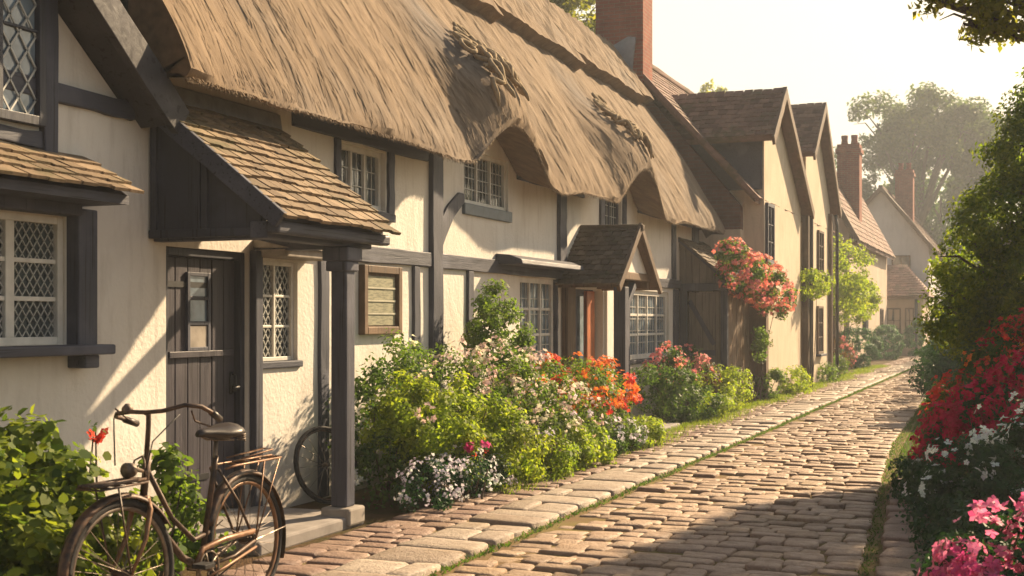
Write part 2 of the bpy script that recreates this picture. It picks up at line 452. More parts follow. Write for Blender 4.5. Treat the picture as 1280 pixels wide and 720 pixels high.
class Stones:
    def __init__(s): s.v = []; s.f = []
    def stone(s, x0, x1, y0, y1, top, skew=0.0, rnd=0.3, jit=0.012, low=-0.035):
        cx, cy = (x0+x1)/2, (y0+y1)/2; hx, hy = (x1-x0)/2, (y1-y0)/2
        if hx < 0.03 or hy < 0.03: return
        r = min(hx, hy)*rnd
        base = []
        for sx, sy in ((1,1),(-1,1),(-1,-1),(1,-1)):
            jx, jy = random.uniform(-jit, jit), random.uniform(-jit, jit)
            a = (sx*hx + jx, sy*(hy-r) + jy); b = (sx*(hx-r) + jx, sy*hy + jy)
            base += [a, b] if sx*sy > 0 else [b, a]
        tx, ty = random.uniform(-0.022, 0.022), random.uniform(-0.035, 0.035)
        b0 = len(s.v)
        crown = 0.003 + min(hx, hy)*0.015
        for k, zz in ((1.0, low), (1.0, top-0.010), (0.955, top-0.001), (0.6, top+crown*0.7)):
            for (qx, qy) in base:
                px, py = qx*k, qy*k
                z = zz + (px*tx + py*ty if zz > low+1e-6 else 0)
                s.v.append((cx+px, cy+py+skew*px, z))
        s.v.append((cx, cy, top+crown))
        for ring in range(3):
            for i in range(8):
                j = (i+1) % 8
                s.f.append((b0+ring*8+i, b0+ring*8+j, b0+ring*8+8+j, b0+ring*8+8+i))
        for i in range(8):
            s.f.append((b0+24+i, b0+24+(i+1) % 8, b0+32))
    def build(s, name, mat, parent=None):
        me = bpy.data.meshes.new(name); me.from_pydata(s.v, [], s.f)
        me.polygons.foreach_set('use_smooth', [True]*len(me.polygons)); me.update()
        return link(name, me, mat, parent)

def sheet(name, rows, z, mat, label=None):
    """strip of quads; rows = [(y, x0, x1)]"""
    b = MB()
    for (ya, a0, a1), (yb, c0, c1) in zip(rows, rows[1:]):
        b.quad((a0, ya, z), (a1, ya, z), (c1, yb, z), (c0, yb, z))
    o = b.build(name, mat, recalc=False); tag(o, kind='structure')
    return o

b = MB(); b.quad((-120, -30, -0.07), (90, -30, -0.07), (90, 210, -0.07), (-120, 210, -0.07))
tag(b.build('ground', M['earth'], recalc=False), kind='structure')
ys = list(range(-8, 111, 2))
road = sheet('road', [(y, ROADL-0.06, right_edge(y)+0.12) for y in ys], -0.007, M['joint'])
pave = sheet('pavement', [(y, -4.72, ROADL-0.06) for y in ys], -0.012, M['joint'])
sheet('flower_bed', [(y, -7.0, -4.72) for y in ys if y < 64] , -0.02, M['soil'])
sheet('right_flower_bed', [(y, right_edge(y)+0.12, 6.0) for y in ys], -0.03, M['soil'])

st = Stones()
y = 2.0; row = 0
while y < 78:
    dep = random.uniform(0.165, 0.24) * (1.0 if y < 40 else 1.25)
    x = ROADL + 0.05; xr = right_edge(y)
    gap = 0.013
    while x < xr - 0.06:
        wd = random.uniform(0.15, 0.34)
        if xr - (x+wd) < 0.12: wd = xr - x
        wob = 0.035*math.sin(x*2.1 + row*0.7) + 0.02*math.sin(x*5+row)
        st.stone(x, x+wd-gap, y+wob, y+wob+dep-gap, random.gauss(0.0, 0.008)+0.03*(1-((x+2.2)/1.3)**2)*0.5, skew=random.uniform(-0.05, 0.05), rnd=random.uniform(0.12, 0.32), jit=0.02)
        x += wd
    y += dep; row += 1
o = st.build('road_setts', M['setts'], road); 

# kerb flags (pale) and the narrow brick-paver strip behind them
st = Stones(); y = 2.0
while y < 64:
    dep = random.uniform(0.3, 0.52)
    xa, xb = -4.06, -3.49
    if random.random() < 0.45:
        m = random.uniform(-3.9, -3.65)
        st.stone(xa, m-0.012, y, y+dep-0.022, 0.035+random.gauss(0, 0.006), random.uniform(-0.08, 0.08), 0.2, 0.02)
        st.stone(m+0.012, xb, y, y+dep-0.022, 0.03+random.gauss(0, 0.006), random.uniform(-0.08, 0.08), 0.2, 0.02)
    else:
        st.stone(xa, xb, y, y+dep-0.022, 0.032+random.gauss(0, 0.006), random.uniform(-0.08, 0.08), 0.16, 0.022)
    y += dep
st.build('kerb_flags', M['flags'], pave)
st = Stones(); y = 2.0
while y < 64:
    dep = random.uniform(0.17, 0.24); x = -4.70
    while x < -4.12:
        wd = min(random.uniform(0.22, 0.36), -4.09-x)
        st.stone(x, x+wd-0.015, y, y+dep-0.015, 0.016+random.gauss(0, 0.005), 0, 0.2, 0.01)
        x += wd
    y += dep
st.build('brick_pavers', M['pavers'], pave)
# edging stones along the right-hand bed
st = Stones(); y = 3.0
while y < 13.2:
    dep = random.uniform(0.26, 0.4); x0 = right_edge(y)+0.10
    st.stone(x0, x0+random.uniform(0.24, 0.34), y, y+dep-0.03, 0.035+random.gauss(0, 0.008), random.uniform(-0.1, 0.1), 0.3, 0.025)
    y += dep
tag(st.build('edging_stones', M['pavers']), kind='structure')

# ------------------------------------------------------------------ foliage
def unit(a): return a / np.maximum(np.linalg.norm(a, axis=-1, keepdims=True), 1e-9)

def sample_blobs(rng, blobs, n, shell=0.55, clump=0.0, nclump=0):
    """points in a set of ellipsoids (cx,cy,cz,rx,ry,rz); returns points and outward directions"""
    B = np.array(blobs, dtype=float)
    wgt = B[:, 3]*B[:, 4] + B[:, 4]*B[:, 5] + B[:, 3]*B[:, 5]
    if nclump:
        k = rng.choice(len(B), nclump, p=wgt/wgt.sum())
        d = unit(rng.normal(size=(nclump, 3)))
        r = rng.uniform(shell, 1.0, (nclump, 1))**0.6
        c = B[k, :3] + d*r*B[k, 3:6]
        cr = clump*rng.uniform(0.45, 1.25, nclump)
        j = rng.choice(nclump, n, p=(cr**2)/np.sum(cr**2))
        e = unit(rng.normal(size=(n, 3)))
        rr = rng.uniform(0.0, 1.0, (n, 1))**0.45
        P = c[j] + e*rr*cr[j][:, None]*np.array([1, 1, 0.8])
        O = unit(0.6*e + 0.6*d[j])
    else:
        k = rng.choice(len(B), n, p=wgt/wgt.sum())
        d = unit(rng.normal(size=(n, 3)))
        r = rng.uniform(shell, 1.0, (n, 1))
        P = B[k, :3] + d*r*B[k, 3:6]; O = d
    return P, O

LEAF6 = np.array([(0, 0, 0), (0.28, 0.42, 0.06), (0.68, 0.36, 0.05), (1, 0, -0.10), (0.68, -0.36, 0.05), (0.28, -0.42, 0.06)])
LEAF4 = np.array([(0, 0, 0), (0.45, 0.42, 0.08), (1, 0, -0.08), (0.45, -0.42, 0.08)])
def leaf_cards(rng, P, O, size, aspect=0.6, up=0.35, rnd=0.8, prof=LEAF4, droop=0.0):
    n = len(P)
    nrm = unit(O + rng.normal(size=(n, 3))*rnd*0.6 + np.array([0, 0, up]))
    ax = rng.normal(size=(n, 3)) + O*0.5 + np.array([0, 0, -droop])
    ax = unit(ax - nrm*np.sum(ax*nrm, axis=1, keepdims=True))
    sd_ = np.cross(nrm, ax)
    s = size*rng.uniform(0.6, 1.3, (n, 1))
    V = (P[:, None, :] + s[:, None, :]*(prof[None, :, 0:1]*ax[:, None, :] + prof[None, :, 1:2]*aspect*2*0.5*sd_[:, None, :]*1.2 + prof[None, :, 2:3]*nrm[:, None, :]))
    return V

def petals(rng, P, O, size, npet=5, spread=1.0):
    """small flower heads: npet petals around an outward axis"""
    n = len(P)
    nrm = unit(O + rng.normal(size=(n, 3))*0.45 + np.array([0, 0, 0.25]))
    a = unit(np.cross(nrm, rng.normal(size=(n, 3)))); b = np.cross(nrm, a)
    s = size*rng.uniform(0.65, 1.25, (n, 1))
    out = []
    for k in range(npet):
        an = 2*math.pi*k/npet + rng.uniform(-0.2, 0.2, (n, 1))
        d = a*np.cos(an) + b*np.sin(an); q = np.cross(nrm, d)
        lift = rng.uniform(0.05, 0.5, (n, 1))
        out.append(np.stack([P, P + s*(0.6*d + 0.38*q + lift*0.6*nrm), P + s*(1.0*d + lift*0.7*nrm), P + s*(0.6*d - 0.38*q + lift*0.6*nrm)], axis=1))
    return np.concatenate(out, axis=0)

L = {}
L['lime'] = m_leaf('leaf_lime', [(0.13, 0.185, 0.02), (0.22, 0.275, 0.03), (0.32, 0.35, 0.042), (0.17, 0.225, 0.03)], 0.45)
L['green'] = m_leaf('leaf_green', [(0.035, 0.075, 0.018), (0.06, 0.11, 0.022), (0.09, 0.14, 0.028), (0.05, 0.09, 0.03)], 0.35)
L['fresh'] = m_leaf('leaf_fresh', [(0.06, 0.11, 0.02), (0.10, 0.16, 0.025), (0.15, 0.20, 0.035), (0.08, 0.13, 0.03)], 0.4)
L['dark'] = m_leaf('leaf_dark', [(0.012, 0.045, 0.018), (0.022, 0.066, 0.024), (0.036, 0.09, 0.030), (0.016, 0.052, 0.024)], 0.25)
L['blue'] = m_leaf('leaf_bluish', [(0.03, 0.095, 0.04), (0.05, 0.13, 0.055), (0.08, 0.165, 0.07)], 0.25)
L['tree'] = m_leaf('leaf_tree', [(0.07, 0.115, 0.015), (0.14, 0.185, 0.02), (0.23, 0.26, 0.03), (0.09, 0.14, 0.02)], 0.5)
L['goldtree'] = m_leaf('leaf_gold', [(0.12, 0.13, 0.015), (0.2, 0.2, 0.025), (0.26, 0.24, 0.035)], 0.5)
L['far'] = m_leaf('leaf_far', [(0.05, 0.085, 0.025), (0.075, 0.11, 0.03), (0.11, 0.14, 0.035)], 0.4)
L['shrub'] = m_leaf('leaf_shrub', [(0.06, 0.10, 0.02), (0.13, 0.17, 0.025), (0.23, 0.26, 0.035), (0.09, 0.13, 0.03)], 0.4)
L['rust'] = m_leaf('leaf_russet', [(0.12, 0.06, 0.03), (0.18, 0.09, 0.05), (0.10, 0.09, 0.03)], 0.3)
F = {}
F['white'] = m_petal('petal_white', [(0.75, 0.72, 0.70), (0.85, 0.82, 0.80), (0.66, 0.60, 0.66)])
F['lilac'] = m_petal('petal_lilac', [(0.62, 0.55, 0.66), (0.75, 0.68, 0.74), (0.5, 0.36, 0.5)])
F['blush'] = m_petal('petal_blush', [(0.62, 0.36, 0.34), (0.75, 0.55, 0.48), (0.66, 0.42, 0.44), (0.8, 0.68, 0.58)])
F['orange'] = m_petal('petal_orange', [(0.75, 0.16, 0.03), (0.8, 0.26, 0.04), (0.62, 0.09, 0.03)])
F['coral'] = m_petal('petal_coral', [(0.75, 0.18, 0.13), (0.8, 0.32, 0.2), (0.66, 0.10, 0.12), (0.8, 0.42, 0.3)])
F['rose'] = m_petal('petal_rose', [(0.62, 0.16, 0.18), (0.72, 0.27, 0.25), (0.5, 0.12, 0.16)])
F['crimson'] = m_petal('petal_crimson', [(0.50, 0.006, 0.05), (0.66, 0.012, 0.09), (0.40, 0.004, 0.03)])
F['scarlet'] = m_petal('petal_scarlet', [(0.62, 0.035, 0.03), (0.72, 0.09, 0.05), (0.5, 0.02, 0.03)])
F['pink'] = m_petal('petal_pink', [(0.72, 0.13, 0.30), (0.8, 0.24, 0.42), (0.66, 0.08, 0.24), (0.85, 0.40, 0.52)])
F['magenta'] = m_petal('petal_magenta', [(0.5, 0.05, 0.2), (0.62, 0.09, 0.26)])
F['cream'] = m_petal('petal_cream', [(0.75, 0.66, 0.48), (0.82, 0.74, 0.58)])

SEED = [100]
def plant(name, label, cat, blobs, leaf, nleaf, size, flowers=(), group=None, clump=0.16, nclump=None, shell=0.5, aspect=0.6,
          prof=LEAF4, up=0.35, stems=5, loc=None, droop=0.0, inner=True):
    """blobs in world coordinates; flowers = [(petal material, count, size, zmin fraction)]"""
    SEED[0] += 1; rng = np.random.default_rng(SEED[0])
    B = np.array(blobs, dtype=float)
    c = B[:, :3].mean(axis=0)
    base = loc or (float(c[0]), float(c[1]), 0.0)
    r = thing(name, label, cat, base, group)
    if nclump is None:
        area = float(np.sum(B[:, 3]*B[:, 4] + B[:, 4]*B[:, 5] + B[:, 3]*B[:, 5]))
        nclump = max(12, int(area*4.2/(clump*clump*3.14)*0.75))
    P, O = sample_blobs(rng, blobs, nleaf, shell, clump, nclump)
    keep = P[:, 2] > 0.01
    V = leaf_cards(rng, P[keep], O[keep], size, aspect, up, 0.8, prof, droop)
    npmesh('foliage', V, len(prof), leaf, r)
    b = MB()
    for i in range(stems):                                  # woody stems that carry the leaves
        k = B[rng.integers(len(B))]
        tip = Vector((k[0]+rng.uniform(-0.5, 0.5)*k[3], k[1]+rng.uniform(-0.5, 0.5)*k[4], max(0.05, k[2]+rng.uniform(-0.1, 0.6)*k[5])))
        ft = Vector((base[0]+rng.uniform(-0.1, 0.1), base[1]+rng.uniform(-0.1, 0.1), -0.03))
        mid = ft.lerp(tip, 0.5) + Vector((rng.uniform(-0.06, 0.06), rng.uniform(-0.06, 0.06), 0.04))
        b.tube([ft, mid, tip], [0.012, 0.008, 0.004], 5)
    if stems: b.build('stem', M['bark'], r)
    for fl in flowers:
        fm, cnt, fs, zlo = fl[:4]; zhi = fl[4] if len(fl) > 4 else 9
        P, O = sample_blobs(rng, blobs, int(cnt*2.2), 0.97, clump*0.55, max(8, int(cnt/5)))
        zmin = zlo
        P = P + O*clump*0.35
        kk = (P[:, 2] > zmin) & (P[:, 2] < zhi) & (P[:, 2] > 0.03)
        P, O = P[kk][:cnt], O[kk][:cnt]
        npmesh('blossoms', petals(rng, P, O, fs), 4, fm, r)
    return r

def grow_tree(name, label, base, height, crown, leaf, nleaf, size, clump, trunk_r=0.16, group=None, nclump=None, flowers=(), limbs=8, seed_shell=0.45, prof=LEAF4, cat='tree', aspect=0.6):
    SEED[0] += 1; rng = np.random.default_rng(SEED[0])
    r = thing(name, label, cat, base, group)
    B = np.array(crown, dtype=float)
    top = Vector(tuple(B[np.argmax(B[:, 2]), :3]))
    bx = Vector(base)
    b = MB()
    fork = bx.lerp(Vector((top.x, top.y, bx.z)), 0.25) + Vector((0, 0, max(0.4, (B[:, 2].min()-bx.z)*0.7)))
    pts = [bx + Vector((0, 0, -0.1)), bx.lerp(fork, 0.5) + Vector((rng.uniform(-.05, .05), rng.uniform(-.05, .05), 0)), fork]
    b.tube(pts, [trunk_r*1.35, trunk_r, trunk_r*0.85], 10)
    tr = b.build('trunk', M['bark'], r, smooth=True)
    b = MB()
    for i in range(len(B)):
        k = B[i]
        c = Vector(tuple(k[:3]))
        mid = fork.lerp(c, 0.5) + Vector((rng.uniform(-.12, .12), rng.uniform(-.12, .12), 0.12))*float(k[3])
        b.tube([fork - Vector((0, 0, 0.05)), mid, c], [trunk_r*0.6, trunk_r*0.36, trunk_r*0.15], 7)
        for j in range(limbs):
            e = c + Vector(tuple(unit(rng.normal(size=3))*k[3:6]*0.8))
            b.tube([mid.lerp(c, rng.uniform(0.2, 0.9)), c.lerp(e, 0.5)+Vector((0, 0, 0.05)), e], [trunk_r*0.2, trunk_r*0.12, trunk_r*0.04], 5)
    b.build('limb', M['bark'], r, smooth=True)
    if nclump is None:
        area = float(np.sum(B[:, 3]*B[:, 4] + B[:, 4]*B[:, 5] + B[:, 3]*B[:, 5]))
        nclump = max(20, int(area*4.2/(clump*clump*3.14)*0.6))
    P, O = sample_blobs(rng, crown, nleaf, seed_shell, clump, nclump)
    npmesh('crown', leaf_cards(rng, P, O, size, aspect, 0.3, 0.9, prof), len(prof), leaf, r)
    for fm, cnt, fs, zlo, zhi in flowers:
        P, O = sample_blobs(rng, crown, cnt*3, 0.97, clump*0.6, max(8, cnt//4))
        kk = (P[:, 2] > zlo) & (P[:, 2] < zhi); P, O = P[kk][:cnt] + O[kk][:cnt]*clump*0.3, O[kk][:cnt]
        npmesh('blossoms', petals(rng, P, O, fs), 4, fm, r)
    return r

# ------------------------------------------------------------------ building helpers
def wall_x(mb, x, y0, y1, z0, z1, holes=(), thick=0.25, sub=1):
    """wall whose face looks to +X, with real openings (y0,y1,z0,z1)"""
    Y = sorted({y0, y1} | {h[0] for h in holes} | {h[1] for h in holes})
    Z = sorted({z0, z1} | {h[2] for h in holes} | {h[3] for h in holes})
    hole = lambda ya, za: any(h[0]-1e-6 <= ya < h[1]-1e-6 and h[2]-1e-6 <= za < h[3]-1e-6 for h in holes)
    for ya, yb in zip(Y, Y[1:]):
        for za, zb in zip(Z, Z[1:]):
            if not hole(ya, za):
                mb.quad((x, ya, za), (x, yb, za), (x, yb, zb), (x, ya, zb))
                mb.quad((x-thick, yb, za), (x-thick, ya, za), (x-thick, ya, zb), (x-thick, yb, zb))
    for (a, b_, c, d) in holes:
        q = x-thick
        mb.quad((x, a, c), (q, a, c), (q, a, d), (x, a, d)); mb.quad((q, b_, c), (x, b_, c), (x, b_, d), (q, b_, d))
        mb.quad((x, a, d), (q, a, d), (q, b_, d), (x, b_, d)); mb.quad((q, a, c), (x, a, c), (x, b_, c), (q, b_, c))
    mb.quad((x, y0, z0), (x-thick, y0, z0), (x-thick, y0, z1), (x, y0, z1))
    mb.quad((x-thick, y1, z0), (x, y1, z0), (x, y1, z1), (x-thick, y1, z1))
    mb.quad((x, y0, z1), (x-thick, y0, z1), (x-thick, y1, z1), (x, y1, z1))

def clip_line(p, d, w, h):
    t0, t1 = -1e9, 1e9
    for q, dd, m in ((p[0], d[0], w), (p[1], d[1], h)):
        if abs(dd) < 1e-9:
            if q < 0 or q > m: return None
        else:
            a, b = (0-q)/dd, (m-q)/dd
            t0, t1 = max(t0, min(a, b)), min(t1, max(a, b))
    if t1 - t0 < 0.02: return None
    return (p[0]+d[0]*t0, p[1]+d[1]*t0), (p[0]+d[0]*t1, p[1]+d[1]*t1)

def window(parent, o, w, h, U=(0, 1, 0), N=(1, 0, 0), cols=2, rows=3, fw=0.05, mw=0.035, bw=0.022, depth=0.07, lattice=None, lw=0.009,
           frame='white', glass='glass', sill=None, sill_mat='timber_y', label=None, cell=0.13, head=None):
    """o = lower left corner of the opening at the frame's outer face; > pane, lattice, sill"""
    o, U, N = Vector(o), Vector(U), Vector(N); Z = Vector((0, 0, 1))
    P = lambda u, z, n: o + U*u + Z*z + N*n
    f = MB()
    def bx(u0, u1, z0, z1, n0, n1): f.obox(P(u0, z0, n0), U*(u1-u0), Z*(z1-z0), N*(n1-n0))
    bx(0, fw, 0, h, -depth, 0); bx(w-fw, w, 0, h, -depth, 0)
    bx(fw, w-fw, 0, fw, -depth, -0.002); bx(fw, w-fw, h-fw, h, -depth, -0.002)
    iw = w-2*fw; ih = h-2*fw
    for i in range(1, cols):
        u = fw + iw*i/cols; bx(u-mw/2, u+mw/2, fw, h-fw, -depth*0.9, -0.008)
    for j in range(1, rows):
        z = fw + ih*j/rows; bx(fw, w-fw, z-bw/2, z+bw/2, -depth*0.75, -0.018)
    win = f.build('window', M[frame], parent, bevel=0.004)
    if label: win['label'] = label
    g = MB(); gn = -depth*0.6
    for i in range(cols):
        for j in range(rows):
            a, b_ = fw+iw*i/cols, fw+iw*(i+1)/cols; c, d = fw+ih*j/rows, fw+ih*(j+1)/rows
            t1, t2 = random.uniform(-.006, .006), random.uniform(-.006, .006)
            g.quad(P(a, c, gn-t1), P(b_, c, gn+t2), P(b_, d, gn+t1), P(a, d, gn-t2))
    g.build('pane', M[glass], win, recalc=False)
    if lattice:
        l = MB(); ln = gn + 0.012
        if lattice == 'diamond':
            k = cell; rat = 1.35
            for s in (1, -1):
                d = Vector((1, s*rat))
                span = int((iw + ih/rat)/k) + 3
                for i in range(-span, span*2):
                    r = clip_line((i*k - (0 if s > 0 else 0), 0), d, iw, ih)
                    if r: l.bar(P(fw+r[0][0], fw+r[0][1], ln), P(fw+r[1][0], fw+r[1][1], ln), lw, 0.008, N)
        else:
            k = cell
            for i in range(1, int(iw/k)+1):
                l.bar(P(fw+i*iw/(int(iw/k)+1), fw, ln), P(fw+i*iw/(int(iw/k)+1), h-fw, ln), lw, 0.008, N)
            nz = int(ih/(k*1.5))
            for i in range(1, nz+1):
                l.bar(P(fw, fw+i*ih/(nz+1), ln+0.001), P(w-fw, fw+i*ih/(nz+1), ln+0.001), lw, 0.008, N)
        l.build('lattice', M['lead'], win, recalc=False)
    if sill:
        s = MB(); s.obox(P(-0.05, -sill, -depth), U*(w+0.1), Z*sill, N*(depth+0.07))
        s.build('sill', M[sill_mat], win, bevel=0.01)
    return win

def tile_roof(mb, O, U, S, lu, ls, tw=0.17, course=0.13, th=0.018, jit=0.012, tri=None):
    """overlapping tiles; O = lower corner, U along the eave, S up the slope; tri(v) -> (u0,u1) limits for a tapering roof"""
    O, U, S = Vector(O), Vector(U).normalized(), Vector(S).normalized()
    N = U.cross(S).normalized()
    if N.z < 0: N = -N
    nrow = max(1, int(round(ls/course))); c = ls/nrow
    for j in range(nrow):
        u0, u1 = tri(j/nrow) if tri else (0.0, lu)
        u = u0 - (tw*0.5 if j % 2 else 0) ; wave = lambda q: 0.012*math.sin(q*3.1+j*1.7)+0.008*math.sin(q*8+j)
        while u < u1 - 0.02:
            a = max(u, u0); b_ = min(u+tw*random.uniform(0.9, 1.0)-0.006, u1)
            if b_ - a > 0.03:
                jj = random.uniform(-jit, jit); lift = random.uniform(0, 0.006)
                p = O + U*a + S*(j*c + jj + wave(a)) + N*(0.012 + lift)
                s2 = S*(c*1.45) - N*(th*1.1)
                mb.obox(p, U*(b_-a), s2, N*th)
            u += tw

def shell_roof(mb, pts, th=0.06):
    """roof slab under the tiles: quad pts pushed down"""
    mb.prism(pts, (0, 0, -th))

# ------------------------------------------------------------------ the thatched cottage
FX = -5.9
cot = thing('thatched_cottage', 'long cream half-timbered cottage under a deep golden thatched roof with two eyebrow windows', 'cottage', tuple(COT))
up1 = (10.45, 11.36, 2.68, 3.26); up2 = (13.28, 14.62, 2.93, 3.55); up3 = (18.5, 19.4, 3.0, 3.58)
lo1 = (15.02, 16.36, 1.0, 2.15); lo2 = (19.85, 22.3, 0.95, 2.09); wp = (9.11, 9.7, 1.25, 2.1)
dr = (7.85, 8.93, 0.06, 2.15); dr2 = (17.0, 18.45, 0.06, 2.05)
b = MB()
wall_x(b, FX, 7.42, 24.5, -0.05, 3.93, [up1, up2, up3, lo1, lo2, wp, dr, dr2])
bay = (5.0, 6.78, 1.44, 2.28)
wall_x(b, FX, 1.0, 7.42, -0.05, 3.06, [bay])
b.prism([(FX-0.002, 1.0, 3.06), (FX-0.002, 7.42, 3.06), (FX-0.002, 4.2, 5.6)], (-0.25, 0, 0))          # wing gable
for ye in (7.44, 24.25):                                                                                # end walls
    b.prism([(-6.15, ye, -0.05), (-10.2, ye, -0.05), (-10.2, ye, 3.4), (-8.0, ye, 6.5), (-6.15, ye, 3.8)], (0, 0.22, 0))
b.box((-10.25, 1.0, -0.05), (-10.0, 24.5, 3.6))
b.box((-10.0, 1.0, -0.05), (-6.15, 1.2, 3.06))
bev = b.build('wall', M['plaster'], cot, recalc=False)

# --- thatch
TY0, TY1 = 7.42, 24.62
def bumpf(y):
    def one(y, c, hl, hr, a):
        d = y-c; h = hl if d < 0 else hr
        q = min(1.0, abs(d)/h)
        return a*(math.cos(q*math.pi/2)**1.25 if q < 1 else 0)
    return one(y, 13.4, 0.95, 1.45, 0.52) + one(y, 18.75, 1.15, 1.5, 0.60) - 0.09*math.exp(-((y-15.25)/0.45)**2) - 0.08*math.exp(-((y-20.7)/0.5)**2) - 0.04*math.exp(-((y-11.9)/0.5)**2)
def vnoise(y, t):
    return 0.022*math.sin(y*1.9+t*4) + 0.016*math.sin(y*4.3-t*9+1.3) + 0.008*math.sin(y*11+t*23) + 0.006*math.sin(y*23+5*t)
PROF = [(-5.88, 3.46, 0), (-5.76, 3.42, 0), (-5.66, 3.385, 0), (-5.56, 3.345, 0), (-5.46, 3.295, 0), (-5.42, 3.275, 0), (-5.395, 3.285, 0)]
def thatch(y, t, off=0.0):
    """t<0: eave profile index; t in 0..1 the slope"""
    bp = bumpf(y)
    dec = max(0.0, 1-t/0.52); dec = dec*dec*(3-2*dec)
    x = -5.40 - 2.46*t + 0.16*max(bp, 0)*dec; z = 3.325 + 3.685*t
    nb = 0.13*math.sin(math.pi*min(1, t**0.75)) + vnoise(y, t)*(1-0.4*t) + 0.20*bp*dec*(0.15+math.sin(math.pi*min(1, t*2.4+0.05))) + off
    return (x + ND[0]*nb, y, z + bp*dec + ND[2]*nb)
NYT, NTT = 300, 46
V = []; Fq = []
cols = []
for i in range(NYT+1):
    y = TY0 + (TY1-TY0)*i/NYT
    bp = bumpf(y); cn = []
    sag = 0.012*math.sin(y*2.7)+0.008*math.sin(y*7.1)
    for (px, pz, _) in PROF:
        cn.append((px + 0.16*max(bp, 0)*(1 if px > -5.6 else 0), y, pz + bp + sag + random.uniform(-0.006, 0.006)))
    for j in range(NTT+1):
        cn.append(thatch(y, j/NTT))
    top = cn[-1]
    for k in (0.33, 0.66, 1.0):
        cn.append((top[0] - 2.35*k, y, top[2] - 3.4*k))
    cols.append(cn)
b = MB(); K = len(cols[0])
V = [p for c in cols for p in c]
Fq = [(i*K+k, (i+1)*K+k, (i+1)*K+k+1, i*K+k+1) for i in range(NYT) for k in range(K-1)]
b.add(V, Fq)
roof = b.build('thatched_roof', M['thatch'], cot, smooth=True)
roof.data.set_sharp_from_angle(angle=R(38))
# thick cut ends of the thatch
for yy, s in ((TY0, -1), (TY1, 1)):
    b = MB(); c = cols[0] if s < 0 else cols[-1]
    out = [Vector(p) for p in c[4:4+3+NTT+1]]
    inn = []
    for k, p in enumerate(out):
        inn.append(Vector((p.x - ND[0]*(0.95 if s < 0 else 0.42), yy, p.z - ND[2]*(0.95 if s < 0 else 0.42))) if k > 3 else Vector((p.x-0.33, yy, p.z+0.02*(3-k)-0.02)))
    for k in range(len(out)-1):
        b.quad(out[k], out[k+1], inn[k+1], inn[k])
    b.build('thatch_end', M['reed_edge'], roof, recalc=False)
# loose straw lying on the slope and bristling along the eave
rng = np.random.default_rng(5)
Q = []
for i in range(6000):
    y = rng.uniform(TY0+0.03, TY1-0.03); t = rng.uniform(0.0, 0.98)**1.15
    ln = rng.uniform(0.10, 0.34); dy = rng.normal()*0.03 + ln*0.08
    a = Vector(thatch(y, t, rng.uniform(0.001, 0.006))); c = Vector(thatch(y+dy, max(0.0, t-ln/4.35), rng.uniform(0.006, 0.016)))
    wv = Vector((0, rng.uniform(0.0025, 0.006), 0))
    Q += [a-wv, a+wv, c+wv, c-wv]
for i in range(5200):
    y = rng.uniform(TY0+0.01, TY1-0.01); bp = bumpf(y)
    k = rng.uniform(0, 1)
    a = Vector((-5.39-0.05*k+0.16*max(bp, 0), y, 3.30-0.02*k+bp)); c = a + Vector((rng.uniform(0.0, 0.025), rng.normal()*0.012, -rng.uniform(0.01, 0.04)))
    wv = Vector((0, rng.uniform(0.003, 0.007), 0))
    Q += [a-wv, a+wv, c+wv*0.5, c-wv*0.5]
tag(npmesh('loose_straw', [tuple(q) for q in Q], 4, M['straw'], roof), kind='stuff')
# cut ridge block with a pointed lower edge
b = MB()
n = 260
def rlow(y):
    q = ((y-9.2) % 3.6)/3.6
    return 0.695 - 0.075*q + (0.03*abs(math.sin(y*5.2)) if q > .0 else 0)*0.35
rows = []
for i in range(n+1):
    y = TY0-0.02 + (TY1+0.1-TY0)*i/n; t0 = rlow(y)
    r = [thatch(y, t0+0.005, 0.0), thatch(y, t0, 0.20)]
    for k in range(1, 9):
        tt = t0+(1.0-t0)*k/8
        r.append(thatch(y, tt, 0.21 + 0.014*math.sin(y*17+k*2.2) + random.uniform(-.008, .008)))
    tp = r[-1]; r[-1] = (tp[0], y, tp[2]+0.03)
    r.append((tp[0]-0.25, y, tp[2]-0.02)); r.append((tp[0]-1.0, y, tp[2]-1.0))
    rows.append(r)
K = len(rows[0])
b.add([p for r in rows for p in r], [(i*K+k, (i+1)*K+k, (i+1)*K+k+1, i*K+k+1) for i in range(n) for k in range(K-1)])
e = rows[-1]; b.add(e, [tuple(range(K))]); e = rows[0]; b.add(e, [tuple(reversed(range(K)))])
ridge = b.build('ridge_cap', M['thatch'], roof, smooth=False)
